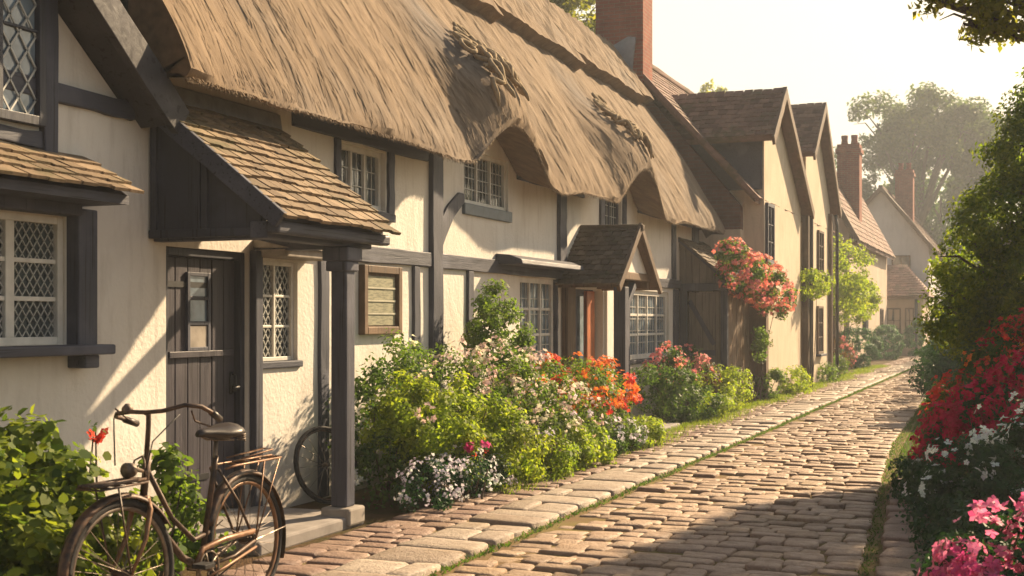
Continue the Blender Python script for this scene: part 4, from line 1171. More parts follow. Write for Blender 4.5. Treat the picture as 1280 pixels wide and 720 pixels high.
h3 = simple_house('chimney_cottage', 'buff cottage with a steep reddish roof and tall red brick chimney beyond the gables', -5.75, -9.6, 46.6, 60.0, 5.0, -7.05, 7.45, 'plaster3', 'tile_red', (-6.35, 51.5, 0.85, 0.85, 8.45), [(57.0, 0.9, 1.0, 1.2)])
h4 = simple_house('pale_house', 'pale grey-white house with purple-brown roof at the far end of the lane', -4.35, -9.2, 66.0, 90.0, 5.4, -6.6, 8.2, 'plaster4', 'tile_red', (-5.85, 70.5, 0.9, 0.9, 9.5), [], endwins=[(-6.1, 3.5, 0.9, 1.3)])
ex = thing('low_annexe', 'single-storey annexe with a hipped purple-brown roof before the pale end house', 'annexe', (-5.1, 63.5, 0))
b = MB(); b.box((-6.3, 61.0, -0.05), (-4.3, 65.7, 2.75)); b.build('wall', M['plaster3'], ex)
b = MB()
A = [(-6.6, 60.65, 2.68), (-3.98, 60.65, 2.68), (-3.98, 65.72, 2.68), (-6.6, 65.72, 2.68)]; B2 = [(-6.3, 63.2, 4.15), (-5.2, 63.2, 4.15), (-5.2, 65.72, 4.15), (-6.3, 65.72, 4.15)]
b.add(A+B2, [(0, 3, 2, 1), (4, 5, 6, 7), (0, 1, 5, 4), (1, 2, 6, 5), (2, 3, 7, 6), (3, 0, 4, 7)])
exr = b.build('roof', M['tile_red'], ex)
b = MB(); tile_roof(b, (-6.6, 60.62, 2.70), (1, 0, 0), (0, 2.55, 1.47), 2.6, 2.94, 0.25, 0.22, 0.022, 0.015, tri=lambda v: (0.3*v, 2.62-1.22*v)); b.build('roof_tiles', M['tile_red'], exr)
b = MB(); b.box((-6.62, 60.62, 2.55), (-3.96, 60.72, 2.67)); b.build('fascia', M['brown_wood'], exr)
for (wx, ww) in ((-5.85, 0.62), (-5.05, 0.4)): window(ex, (wx, 60.96, 1.0), ww, 1.15, U=(1, 0, 0), N=(0, -1, 0), cols=2, rows=2, frame='brown_wood', fw=0.06, sill=0.07)
b = MB(); b.box((-4.62, 60.9, 0), (-4.5, 61.02, 2.6)); b.build('post', M['timber'], ex)

wr = thing('wall_ornament', 'small dark round ornament on the buff wall under the chimney cottage roof', 'wall ornament', (-5.7, 51.0, 1.3))
b = MB(); b.tube(wheel_pts(Vector((-5.70, 51.0, 1.42)), 0.27, Vector((0, 1, 0)), Vector((0, 0, 1)), 24), 0.10, 8, closed=True); b.build('ring', M['iron'], wr, smooth=True)
b = MB(); b.tube([(-5.76, 51.0, 1.42), (-5.64, 51.0, 1.42)], 0.22, 16); b.build('boss', M['timber'], wr, bevel=0.03)
b = MB(); b.tube([(-5.70, 50.85, 1.72), (-5.66, 51.0, 1.9), (-5.70, 51.15, 1.72)], 0.05, 6); b.build('bow', M['iron'], wr, smooth=True)

# ------------------------------------------------------------------ the old bicycle
bk = thing('bicycle', 'old rusty brown bicycle with front and rear carriers standing before the dark cottage door', 'bicycle', (-4.08, 5.6, 0))
def W(s, l, h): return Vector((-4.05 - l - 0.045*h, 6.13 - s, h))
RW = 0.365; FA = 1.07
def circ(cs, ch, r, n=48, a0=0.0, a1=2*math.pi, l=0.0, steer=0.0):
    full = abs(a1-a0) > 6.2
    out = []
    for k in range(n if full else n+1):
        a = a0 + (a1-a0)*k/n
        out.append(W(cs + math.cos(a)*r*math.cos(steer), l + math.cos(a)*r*math.sin(steer), ch + math.sin(a)*r))
    return out
ST = R(5)
def bike_wheel(cs, steer):
    wr_ = None
    b = MB(); b.tube(circ(cs, RW, RW-0.02, steer=steer), 0.021, 10, closed=True); ty = b.build('wheel', M['black'], bk, smooth=True)
    b = MB(); b.tube(circ(cs, RW, RW-0.045, steer=steer), 0.013, 8, closed=True); b.build('rim', M['rust_bright' if cs < 0.5 else 'steel'], ty, smooth=True)
    b = MB()
    for k in range(28):
        a = 2*math.pi*k/28; a2 = a + (0.35 if (k//2) % 2 else -0.35); s_ = 0.03 if k % 2 else -0.03
        p0 = W(cs + 0.022*math.cos(a2), s_, RW + 0.022*math.sin(a2))
        r = RW-0.05; b.tube([p0, W(cs+math.cos(a)*r*math.cos(steer), math.cos(a)*r*math.sin(steer), RW+math.sin(a)*r)], 0.0016, 4)
    b.build('spokes', M['steel'], ty)
    b = MB(); b.tube([W(cs, -0.05, RW), W(cs, -0.03, RW), W(cs, 0.03, RW), W(cs, 0.05, RW)], [0.012, 0.026, 0.026, 0.012], 12); b.build('hub', M['rust'], ty, smooth=True)
bike_wheel(0.0, 0); bike_wheel(FA, ST)
b = MB()
BBp = W(0.43, 0, 0.29); SEAT = W(0.27, 0, 0.80); HT = W(0.83, 0, 0.93); HB = W(0.88, 0, 0.72)
b.tube([HT, HB], 0.02, 10)                                          # head tube
b.tube([BBp, SEAT, W(0.255, 0, 0.86)], 0.0165, 10)                  # seat tube
b.tube([HB, W(0.74, 0, 0.52), W(0.58, 0, 0.36), BBp], 0.019, 10)    # dropped down tube
b.tube([W(0.85, 0, 0.86), W(0.66, 0, 0.58), W(0.48, 0, 0.44), W(0.345, 0, 0.46)], 0.014, 10)
for s_ in (-1, 1):
    b.tube([W(0.43, s_*0.03, 0.29), W(0.2, s_*0.055, 0.31), W(0, s_*0.06, RW)], 0.010, 8)
    b.tube([W(0.27, s_*0.025, 0.79), W(0.14, s_*0.055, 0.6), W(0, s_*0.06, RW)], 0.008, 8)
b.build('frame', M['rust'], bk, smooth=True)
b = MB()
for s_ in (-1, 1):
    b.tube([W(0.885, s_*0.03, 0.70), W(0.90, s_*0.055, 0.66), W(0.95, s_*0.06, 0.52), W(FA, s_*0.06, RW)], [0.015, 0.015, 0.012, 0.009], 8)
b.tube([W(0.885, -0.035, 0.705), W(0.885, 0.035, 0.705)], 0.02, 8)
b.build('fork', M['rust_bright'], bk, smooth=True)
b = MB()
b.tube([W(0.85, 0, 0.88), W(0.82, 0, 1.06), W(0.815, 0, 1.12), W(0.84, 0, 1.135)], 0.0135, 10)
hbp = [(0.57, -0.255, 1.09), (0.66, -0.27, 1.13), (0.74, -0.265, 1.165), (0.80, -0.21, 1.175), (0.83, -0.1, 1.145), (0.835, 0, 1.135), (0.83, 0.1, 1.135), (0.80, 0.21, 1.12), (0.74, 0.265, 1.10), (0.66, 0.275, 1.08), (0.57, 0.265, 1.05)]
b.tube([W(*q) for q in hbp], 0.0115, 10)
for s_ in (-1, 1):
    b.tube([W(0.78, s_*0.235, 1.145), W(0.72, s_*0.21, 1.09), W(0.62, s_*0.23, 1.055)], 0.005, 6)
hb_ = b.build('handlebar', M['rust'], bk, smooth=True)
for s_ in (0, -2):
    b = MB(); q = [hbp[0], hbp[1]] if s_ == 0 else [hbp[-1], hbp[-2]]
    b.tube([W(*q[0]), W(*q[1])], 0.018, 10); b.build('grip', M['leather'], hb_, smooth=True)
b = MB(); b.tube([W(0.815, 0.13, 1.125), W(0.815, 0.13, 1.155), W(0.815, 0.13, 1.175)], [0.030, 0.028, 0.010], 14); b.build('bell', M['steel'], hb_, smooth=True)
b = MB()
b.tube([W(0.835, 0.20, 1.10), W(0.82, 0.215, 1.03), W(0.84, 0.20, 0.86)], 0.004, 6); b.build('brake_cable', M['iron'], bk, smooth=True); b = MB(); b.tube([W(0.80, -0.18, 1.13), W(0.92, -0.1, 1.0), W(0.9, -0.02, 0.8)], 0.0035, 6)
b.build('brake_cable', M['iron'], bk, smooth=True)
# saddle
b = MB()
S = []
prof = [(-0.02, 0.02, 0.985), (0.0, 0.10, 1.01), (0.05, 0.118, 1.012), (0.12, 0.10, 1.0), (0.19, 0.055, 0.995), (0.26, 0.032, 0.995), (0.30, 0.016, 0.985)]
nn_ = 12; Vs = []; Fs = []
for (s0, hw, hz) in prof:
    for k in range(nn_):
        a = 2*math.pi*k/nn_; l = hw*math.cos(a); dz = (0.022 if math.sin(a) > 0 else 0.05*min(1, hw/0.07))*math.sin(a)
        Vs.append(W(0.11+s0, l, hz + dz - 0.03*(abs(l)/0.12)**2))
for i in range(len(prof)-1):
    for k in range(nn_): Fs.append((i*nn_+k, i*nn_+(k+1) % nn_, (i+1)*nn_+(k+1) % nn_, (i+1)*nn_+k))
Fs += [tuple(range(nn_)), tuple((len(prof)-1)*nn_+k for k in reversed(range(nn_)))]
b.add(Vs, Fs); sad = b.build('saddle', M['leather'], bk, smooth=True)
b = MB(); b.tube([SEAT, W(0.245, 0, 0.95)], 0.0125, 10); b.build('seat_post', M['steel'], sad, smooth=True)
b = MB()
for s_ in (-1, 1):
    for k in range(3):
        cc = W(0.14, s_*0.05, 0.0); pts = [cc + Vector((0.022*math.cos(a), 0.022*math.sin(a), 0.935+0.05*a/25)) for a in [i*0.9 for i in range(26)]]
    b.tube(pts, 0.004, 5); b.tube([W(0.15, s_*0.05, 0.94), W(0.3, s_*0.02, 0.95), W(0.38, 0, 0.975)], 0.005, 6)
b.build('saddle_spring', M['steel'], sad, smooth=True)
# mudguards
def guard(cs, a0, a1, steer, name):
    V = []; Fg = []; n = 30
    for k in range(n+1):
        a = a0+(a1-a0)*k/n; r = RW+0.022
        for l, dr_ in ((-0.032, -0.018), (-0.02, 0), (0, 0.006), (0.02, 0), (0.032, -0.018)):
            V.append(W(cs+math.cos(a)*(r+dr_)*math.cos(steer)-l*math.sin(steer), l*math.cos(steer)+math.cos(a)*r*math.sin(steer), RW+math.sin(a)*(r+dr_)))
    for k in range(n):
        for q in range(4): Fg.append((k*5+q, k*5+q+1, (k+1)*5+q+1, (k+1)*5+q))
    b = MB(); b.add(V, Fg); o = b.build('mudguard', M[name], bk, smooth=True, recalc=False)
    m = o.modifiers.new('solid', 'SOLIDIFY'); m.thickness = 0.0025
    b = MB()
    for s_ in (-1, 1):
        a = a1-0.5 if cs < 0.5 else a0+0.6
        b.tube([W(cs, s_*0.058, RW), W(cs+math.cos(a)*RW, s_*0.034, RW+math.sin(a)*RW)], 0.003, 5)
    b.build('stay', M['steel'], o)
guard(0.0, R(20), R(205), 0, 'rust'); guard(FA, R(-5), R(150), ST, 'rust')
# rear carrier, front carrier
b = MB()
for s_ in (-1, 1):
    b.tube([W(0.24, s_*0.05, 0.79), W(0.16, s_*0.065, 0.80), W(-0.30, s_*0.065, 0.80), W(-0.33, s_*0.03, 0.80), W(-0.335, 0, 0.80)], 0.0065, 7)
    b.tube([W(0.0, s_*0.065, RW), W(-0.12, s_*0.066, 0.80)], 0.005, 6); b.tube([W(0.0, s_*0.065, RW), W(-0.28, s_*0.066, 0.80)], 0.005, 6)
for q in (0.1, -0.02, -0.14, -0.26): b.tube([W(q, -0.065, 0.80), W(q, 0.065, 0.80)], 0.005, 6)
b.tube([W(0.1, 0.0, 0.812), W(-0.3, 0.0, 0.812)], 0.005, 6); b.tube([W(0.08, -0.05, 0.83), W(-0.25, -0.04, 0.85), W(-0.28, 0.04, 0.85), W(0.08, 0.05, 0.83)], 0.005, 6)
b.build('rear_carrier', M['rust_bright'], bk, smooth=True)
b = MB()
for s_ in (-1, 1):
    b.tube([W(0.93, s_*0.07, 0.80), W(1.28, s_*0.07, 0.80)], 0.006, 7); b.tube([W(FA, s_*0.062, RW), W(1.15, s_*0.07, 0.80)], 0.005, 6)
for q in (0.93, 1.02, 1.11, 1.20, 1.28): b.tube([W(q, -0.07, 0.80), W(q, 0.07, 0.80)], 0.006, 6)
for q in (-0.045, -0.015, 0.015, 0.045): b.obox(W(0.92, q-0.011, 0.808), W(1.29, q-0.011, 0.808)-W(0.92, q-0.011, 0.808), W(0, 0.022, 0)-W(0, 0, 0), (0, 0, 0.012))
b.tube([W(0.92, -0.05, 0.80), W(0.90, -0.03, 0.9), W(0.875, 0, 0.92)], 0.005, 6); b.tube([W(0.92, 0.05, 0.80), W(0.90, 0.03, 0.9), W(0.875, 0, 0.92)], 0.005, 6)
b.build('front_carrier', M['rust'], bk, smooth=True)
# chain set
b = MB(); b.tube([W(0.43+0.085*math.cos(a), -0.055, 0.29+0.085*math.sin(a)) for a in [2*math.pi*k/36 for k in range(36)]], 0.006, 6, closed=True)
for k in range(5):
    a = 2*math.pi*k/5; b.tube([W(0.43, -0.055, 0.29), W(0.43+0.085*math.cos(a), -0.055, 0.29+0.085*math.sin(a))], 0.006, 5)
b.tube([W(0.43, -0.07, 0.29), W(0.43, 0.07, 0.29)], 0.02, 10); b.build('chainring', M['steel'], bk, smooth=True)
b = MB(); b.tube([W(0.43, -0.055, 0.378), W(0.2, -0.055, 0.395), W(0, -0.055, RW+0.035), W(-0.035, -0.055, RW), W(0, -0.055, RW-0.035), W(0.43, -0.055, 0.203)], 0.0045, 5); b.build('chain', M['iron'], bk, smooth=True)
b = MB(); b.tube([W(0.56, -0.068, 0.33), W(0.5, -0.068, 0.40), W(0.3, -0.068, 0.42), W(0.02, -0.068, 0.42)], 0.016, 8); b.tube([W(0.5, -0.068, 0.24), W(0.3, -0.068, 0.27), W(0.0, -0.068, 0.33)], 0.008, 8); b.build('chain_guard', M['rust_bright'], bk, smooth=True)
for s_, an in ((-1, R(15)), (1, R(195))):
    e_ = (0.43+0.17*math.cos(an), 0.29+0.17*math.sin(an))
    b = MB(); b.tube([W(0.43, s_*0.075, 0.29), W(e_[0], s_*0.085, e_[1])], [0.012, 0.009], 8); ck = b.build('crank', M['steel'], bk, smooth=True)
    b = MB(); b.obox(W(e_[0]-0.045, s_*0.095, e_[1]-0.012), W(0.09, 0, 0)-W(0, 0, 0), W(0, s_*0.085, 0)-W(0, 0, 0), (0, 0, 0.024)); b.build('pedal', M['black'], ck, bevel=0.004)
b = MB(); b.tube([W(0.40, 0.04, 0.30), W(0.30, 0.12, 0.15), W(0.27, 0.21, 0.01)], 0.008, 6); b.build('kickstand', M['steel'], bk, smooth=True)
b = MB(); b.tube([W(0.86, 0, 0.84), W(0.93, 0.0, 0.86), W(0.96, 0, 0.86), W(1.0, 0, 0.86)], [0.008, 0.012, 0.035, 0.04], 14); b.build('headlamp', M['steel'], bk, smooth=True)

# ------------------------------------------------------------------ planting along the cottages
G1 = 'shrubs and flowers along the cottage wall'
plant('leafy_shrub', 'broad-leaved lime green shrub at the corner left of the bicycle', 'shrub',
      [(-4.95, 5.0, 0.55, .42, .45, .60), (-4.82, 5.32, 0.70, .32, .34, .48), (-4.62, 5.30, 0.35, .35, .36, .40), (-5.2, 5.55, 0.6, .4, .4, .5), (-4.72, 5.75, 0.30, .28, .3, .32), (-4.5, 4.8, 0.3, .4, .4, .36)],
      L['shrub'], 9500, 0.062, [(F['rose'], 14, 0.026, 0.25, 0.6)], G1, clump=0.14, aspect=0.85, prof=LEAF6, up=0.6, stems=14)
plant('red_flower', 'single red bloom on a thin stem above the broad-leaved shrub', 'flower', [(-4.72, 5.66, 1.0, .05, .05, .04)], L['green'], 8, 0.04,
      [(F['scarlet'], 9, 0.035, 0.5)], G1, clump=0.03, nclump=4, stems=2, loc=(-4.75, 5.62, 0))
plant('leafy_shrub', 'slender pale green shrub seen through the bicycle frame', 'shrub',
      [(-4.95, 6.62, 0.45, .17, .2, .36), (-4.8, 6.75, 0.22, .25, .25, .22), (-4.9, 6.2, 0.18, .25, .3, .2)], L['fresh'], 1500, 0.055, [], G1, clump=0.09, prof=LEAF6, aspect=0.7, stems=8)
plant('dark_shrub', 'dark green shrub with small white flowers behind the porch post', 'shrub',
      [(-5.35, 10.1, 0.62, .35, .45, .62), (-5.15, 9.9, 0.30, .3, .35, .32), (-5.45, 10.7, 0.8, .3, .4, .5)], L['green'], 3600, 0.05, [(F['white'], 60, 0.025, 0.05, 0.5)], G1, clump=0.12)
plant('lime_shrub', 'large bright lime shrub mounded beside the porch post', 'shrub',
      [(-4.95, 10.5, 0.64, .46, .60, .50), (-4.88, 11.1, 0.54, .50, .55, .44), (-4.72, 11.5, 0.38, .44, .5, .40), (-5.1, 10.1, 0.72, .3, .35, .36), (-4.52, 12.1, 0.24, .36, .46, .30), (-4.95, 10.9, 0.30, .5, .8, .36)],
      L['lime'], 26000, 0.045, [(F['blush'], 34, 0.03, 0.3)], G1, clump=0.13, stems=12, up=0.5)
plant('white_flower_clump', 'low clump of small white and lilac flowers at the foot of the porch post', 'flowers',
      [(-4.62, 9.75, 0.20, .22, .42, .22), (-4.6, 10.35, 0.22, .22, .4, .24), (-4.62, 10.9, 0.16, .2, .35, .18)], L['dark'], 5200, 0.035, [(F['lilac'], 520, 0.018, 0.06), (F['white'], 300, 0.018, 0.08)], G1, clump=0.08, stems=6)
plant('purple_flower', 'two dark pink blooms standing above the white flower clump', 'flowers', [(-4.5, 10.45, 0.47, .05, .16, .06)], L['dark'], 60, 0.035, [(F['magenta'], 20, 0.035, 0.3), (F['scarlet'], 5, 0.03, 0.3)], G1, clump=0.05, nclump=6, stems=4, loc=(-4.55, 10.45, 0))
plant('pale_shrub', 'upright pale green shrub against the wall beneath the notice board', 'shrub',
      [(-5.55, 11.2, 0.95, .25, .4, .45), (-5.5, 11.75, 1.0, .25, .35, .42), (-5.5, 10.85, 1.12, .15, .2, .38), (-5.45, 11.4, 0.5, .3, .7, .5)], L['fresh'], 4800, 0.045, [(F['cream'], 70, 0.022, 0.9)], G1, clump=0.12, stems=8)
plant('conical_shrub', 'tall bushy conical green shrub against the timber-framed wall', 'shrub',
      [(-5.45, 13.1, 1.72, .22, .30, .26), (-5.42, 13.05, 1.42, .32, .50, .34), (-5.40, 13.0, 1.08, .38, .58, .42), (-5.42, 13.0, 0.55, .38, .55, .5)], L['fresh'], 13000, 0.045, [], G1, clump=0.11, stems=10)
plant('blush_rose_shrub', 'shrub covered in pale pink and cream blossoms in front of the conical shrub', 'shrub',
      [(-4.98, 12.1, 0.84, .40, .50, .52), (-4.85, 12.7, 0.76, .42, .52, .48), (-4.72, 13.3, 0.50, .38, .48, .42), (-5.25, 11.7, 0.95, .30, .40, .40), (-4.85, 12.6, 0.35, .48, .85, .4)],
      L['fresh'], 14000, 0.042, [(F['blush'], 900, 0.028, 0.3), (F['cream'], 420, 0.025, 0.35), (F['lilac'], 160, 0.025, 0.2, 0.8)], G1, clump=0.11, stems=10)
plant('orange_flower_shrub', 'round shrub topped with orange and red flowers before the middle porch', 'shrub',
      [(-4.85, 14.2, 0.66, .44, .60, .50), (-4.82, 15.0, 0.60, .40, .55, .48), (-5.2, 13.95, 0.74, .32, .45, .44), (-4.75, 14.7, 0.3, .44, .75, .36)],
      L['fresh'], 8200, 0.042, [(F['orange'], 820, 0.034, 0.55), (F['scarlet'], 320, 0.032, 0.5), (F['cream'], 40, 0.026, 0.25, 0.6)], G1, clump=0.11, stems=8)
plant('lilac_flower_clump', 'low dark clump with small lilac white flowers beneath the orange flowers', 'flowers',
      [(-4.52, 14.3, 0.20, .22, .4, .24), (-4.5, 14.95, 0.18, .2, .4, .2)], L['green'], 3400, 0.036, [(F['lilac'], 240, 0.024, 0.08), (F['white'], 70, 0.022, 0.08)], G1, clump=0.08, stems=4)
plant('lime_shrub', 'low lime green mound below the pale pink blossoms', 'shrub', [(-4.5, 12.75, 0.22, .26, .42, .26), (-4.45, 13.35, 0.20, .26, .4, .24)], L['lime'], 4200, 0.045, [], G1, clump=0.1, stems=4)
plant('lime_shrub', 'small lime tuft at the kerb end below the orange flowers', 'shrub', [(-4.42, 15.5, 0.16, .22, .4, .22), (-4.55, 15.9, 0.18, .2, .3, .2)], L['lime'], 2600, 0.042, [], G1, clump=0.09, stems=3)
plant('green_shrub', 'dark green shrub at the right foot of the middle porch', 'shrub',
      [(-5.0, 19.3, 0.42, .40, .6, .45), (-5.3, 18.95, 0.55, .3, .4, .4), (-4.8, 19.9, 0.3, .35, .5, .32)], L['green'], 5200, 0.055, [], G1, clump=0.13, stems=6)
plant('rose_shrub', 'shrub with coral and dusky pink flowers under the right-hand white window', 'shrub',
      [(-5.35, 20.3, 0.72, .35, .6, .45), (-5.3, 21.2, 0.72, .34, .6, .42), (-5.2, 21.9, 0.5, .34, .5, .4)], L['green'], 6200, 0.05, [(F['rose'], 330, 0.04, 0.6), (F['coral'], 150, 0.036, 0.6)], G1, clump=0.13, stems=6)
plant('russet_shrub', 'small russet-leaved shrub between the pink flowers and the shed door', 'shrub', [(-5.1, 21.6, 0.45, .34, .5, .40)], L['rust'], 2600, 0.05, [(F['lilac'], 40, 0.03, 0.2)], G1, clump=0.13, stems=4)
plant('lime_shrub', 'bright yellow-green shrub at the kerb before the shed door', 'shrub', [(-4.85, 21.2, 0.36, .36, .7, .38), (-4.75, 22.1, 0.42, .34, .6, .42), (-4.7, 20.5, 0.2, .25, .5, .22)], L['lime'], 6200, 0.052, [], G1, clump=0.13, stems=6)
G2 = 'small bushes along the far house fronts'
plant('low_bush', 'small green bush beyond the rose post', 'bush', [(-4.75, 25.6, 0.30, .32, .5, .32)], L['fresh'], 1800, 0.06, [], G2, clump=0.14, stems=3)
plant('low_bush', 'grey-green bush at the foot of the first cream gable', 'bush', [(-4.6, 27.7, 0.28, .35, .6, .32), (-4.6, 28.7, 0.22, .3, .5, .26)], L['lime'], 1900, 0.06, [], G2, clump=0.14, stems=3)
plant('low_bush', 'little bush at the foot of the second cream gable', 'bush', [(-4.7, 33.2, 0.25, .3, .6, .3), (-4.7, 35.2, 0.35, .3, .7, .4)], L['fresh'], 1800, 0.07, [], G2, clump=0.16, stems=3)
plant('russet_shrub', 'round russet pink bush below the climbing shrub', 'bush', [(-5.35, 39.7, 0.55, .6, .9, .55)], L['rust'], 2600, 0.08, [(F['rose'], 90, 0.05, 0.3)], G2, clump=0.2, stems=4)
plant('round_bush', 'clipped round dark green bush under the wall ornament, nearer of two', 'bush', [(-5.25, 44.6, 0.62, .75, 1.1, .68)], L['blue'], 9000, 0.075, [], G2, clump=0.16, stems=4, shell=0.86)
plant('round_bush', 'clipped round dark green bush farther along under the chimney cottage', 'bush', [(-5.25, 54.0, 0.62, .65, 1.1, .72)], L['blue'], 8000, 0.08, [], G2, clump=0.16, stems=4, shell=0.86)
plant('round_bush', 'broad round bluish-green bush by the annexe at the end of the lane', 'bush', [(-3.95, 58.6, 0.75, .85, .9, .85)], L['blue'], 9000, 0.085, [], G2, clump=0.18, stems=4, shell=0.86)
# climbers
plant('climbing_rose', 'climbing rose heavy with coral red flowers hanging over the lean-to roof', 'climber',
      [(-4.75, 23.2, 2.45, .40, .60, .40), (-4.60, 24.2, 2.32, .40, .60, .42), (-4.50, 25.0, 2.05, .34, .55, .38), (-4.85, 22.8, 2.75, .28, .45, .26), (-4.68, 24.9, 1.5, .16, .24, .45), (-4.7, 24.8, 1.0, .10, .14, .4)],
      L['fresh'], 11000, 0.055, [(F['coral'], 850, 0.042, 1.75), (F['rose'], 420, 0.042, 1.7)], None, clump=0.14, stems=5, loc=(-4.85, 24.75, 0), droop=0.4)
plant('climbing_shrub', 'light green climber spilling between the two cream gables', 'climber', [(-4.62, 30.3, 2.45, .34, .6, .40), (-4.6, 31.2, 2.5, .3, .5, .3)], L['lime'], 3200, 0.07, [], None, clump=0.16, stems=6, loc=(-4.66, 30.4, 0))
plant('climbing_shrub', 'tall yellow-green climbing shrub bulging from the wall past the cream gables', 'climber',
      [(-4.95, 38.0, 3.1, .85, 1.1, .95), (-4.85, 38.6, 2.2, .8, 1.1, .75), (-5.0, 41.0, 2.45, .65, 1.2, .6), (-4.9, 43.2, 2.3, .55, 1.0, .5)], L['lime'], 11000, 0.09, [], None, clump=0.22, stems=10, loc=(-5.3, 39.6, 0))

# ------------------------------------------------------------------ right-hand bed
G3 = 'flowers in the right-hand bed'
plant('ground_cover', 'dark green leafy ground cover along the right kerb', 'ground cover',
      [(-0.22, 8.0, 0.10, .30, .8, .20), (-0.32, 9.2, 0.14, .34, .7, .26), (-0.55, 10.4, 0.14, .30, .8, .26), (0.2, 8.2, 0.20, .5, .8, .30), (-0.85, 11.9, 0.16, .26, .8, .24)], L['dark'], 17000, 0.045, [], G3, clump=0.11, stems=6)
plant('white_flower_shrub', 'dark-leaved mound sprinkled with white flowers, between the crimson bank and the pink flowers', 'shrub',
      [(-0.30, 10.0, 0.36, .40, .5, .38), (0.15, 9.9, 0.50, .45, .5, .40), (-0.48, 10.7, 0.36, .36, .5, .36), (0.1, 10.6, 0.62, .5, .5, .40)], L['dark'], 15000, 0.042, [(F['white'], 420, 0.034, 0.15)], G3, clump=0.13, stems=8)
plant('pink_flower_shrub', 'cluster of large bright pink blooms in the near right corner', 'shrub',
      [(-0.05, 6.75, 0.40, .32, .36, .28), (0.3, 6.85, 0.50, .34, .36, .32), (-0.22, 6.75, 0.22, .25, .3, .24)], L['dark'], 3600, 0.05, [(F['pink'], 620, 0.036, 0.28), (F['magenta'], 160, 0.034, 0.1, 0.5)], G3, clump=0.085, stems=6)
plant('crimson_flower_shrub', 'low bank of deep crimson flowers beside the shaded lane', 'shrub',
      [(-0.56, 11.9, 0.58, .22, .4, .28), (-0.28, 11.8, 0.78, .30, .4, .28), (-0.68, 12.3, 0.42, .20, .4, .28), (0.1, 11.8, 0.95, .36, .5, .34), (-0.35, 12.0, 0.35, .45, .4, .32)], L['dark'], 7000, 0.05, [(F['crimson'], 2500, 0.032, 0.35)], G3, clump=0.12, stems=8)
plant('scarlet_flower_shrub', 'taller sloping bank of scarlet flowers behind the crimson bank', 'shrub',
      [(-0.58, 12.9, 0.86, .18, .4, .24), (-0.34, 12.8, 1.10, .22, .4, .26), (-0.05, 12.75, 1.32, .26, .5, .28), (0.35, 12.8, 1.5, .40, .5, .36), (-0.72, 13.5, 0.62, .18, .5, .26), (-0.1, 12.8, 0.6, .55, .5, .55)], L['green'], 10000, 0.055,
      [(F['scarlet'], 800, 0.034, 0.65), (F['crimson'], 160, 0.034, 0.3), (F['white'], 40, 0.036, 0.6), (F['orange'], 160, 0.033, 0.8)], G3, clump=0.14, stems=10)
plant('dark_shrub', 'deep green rounded shrub at the lane edge beyond the scarlet bank', 'shrub',
      [(-1.3, 24.0, 0.6, .45, 1.2, .6), (-1.0, 22.0, 0.7, .5, 1.2, .6), (-1.5, 27.5, 0.6, .45, 1.6, .65), (-0.5, 25.0, 1.2, .7, 2.0, .8)], L['dark'], 12000, 0.075, [(F['cream'], 30, 0.05, 0.9)], G3, clump=0.2, stems=10)
plant('dark_shrub', 'farther deep green shrub closing the right side of the lane', 'shrub',
      [(-1.75, 33.0, 0.65, .5, 2.0, .7), (-1.9, 38.0, 0.8, .55, 2.5, .8), (-2.1, 44.0, 1.0, .65, 3.0, 1.0), (-2.3, 51.0, 1.2, .8, 3.5, 1.2)], L['dark'], 11000, 0.11, [], G3, clump=0.28, stems=10)
# trees on the right
T1 = 'trees on the right of the lane'
k = 0.775
grow_tree('garden_tree', 'dense garden tree with gold-lit edges and white blossoms on its lower boughs', (0.95, 13.7, 0), 4,
          [(x*k+0.13, y*k, 1.6+(z-1.6)*k, a*k, b_*k, c_*k) for x, y, z, a, b_, c_ in ((-0.72, 17.6, 2.30, .62, .8, .62), (-0.25, 17.4, 2.95, .7, .9, .62), (0.05, 17.5, 3.7, .7, .9, .62), (0.45, 17.6, 4.35, .75, 1.0, .6), (-0.80, 17.7, 1.65, .58, .8, .52), (0.1, 17.3, 2.3, .8, .9, .8), (1.4, 17.6, 3.3, .9, 1.1, 1.1), (-0.2, 17.6, 1.5, .7, .8, .5))],
          L['tree'], 80000, 0.046, 0.16, 0.12, T1, nclump=900, flowers=[(F['cream'], 110, 0.04, 1.45, 2.4)], limbs=7)
grow_tree('lane_tree', 'yellow-green tree standing behind the dense garden tree', (2.3, 27.5, 0), 5,
          [(1.0, 27.5, 3.2, .8, 1.1, .8), (1.3, 27.5, 4.0, .9, 1.1, .8), (2.0, 27.5, 4.4, 1.0, 1.2, .9), (0.4, 27.5, 2.2, .7, 1.2, .7), (2.4, 28, 3.4, 1.2, 1.2, 1.2)],
          L['goldtree'], 13000, 0.09, 0.26, 0.17, T1, limbs=6)
grow_tree('overhanging_tree', 'near tree whose leafy boughs hang into the sky above the lane', (2.6, 10.2, 0), 5,
          [(-0.05, 9.3, 3.72, .34, .5, .24), (-0.35, 9.2, 3.62, .24, .4, .16), (0.35, 9.3, 3.95, .5, .6, .35), (0.2, 9.4, 4.6, .8, .8, .6), (1.2, 9.8, 4.4, .9, .9, .7), (2.4, 10.2, 4.7, 1.2, 1.2, .9), (-0.45, 9.1, 3.92, .35, .4, .22), (-1.12, 9.0, 3.98, .22, .3, .10), (0.0, 9.2, 4.1, .6, .6, .3)],
          L['goldtree'], 30000, 0.05, 0.12, 0.07, T1, limbs=8, flowers=[(F['coral'], 6, 0.04, 3.5, 4.2)])
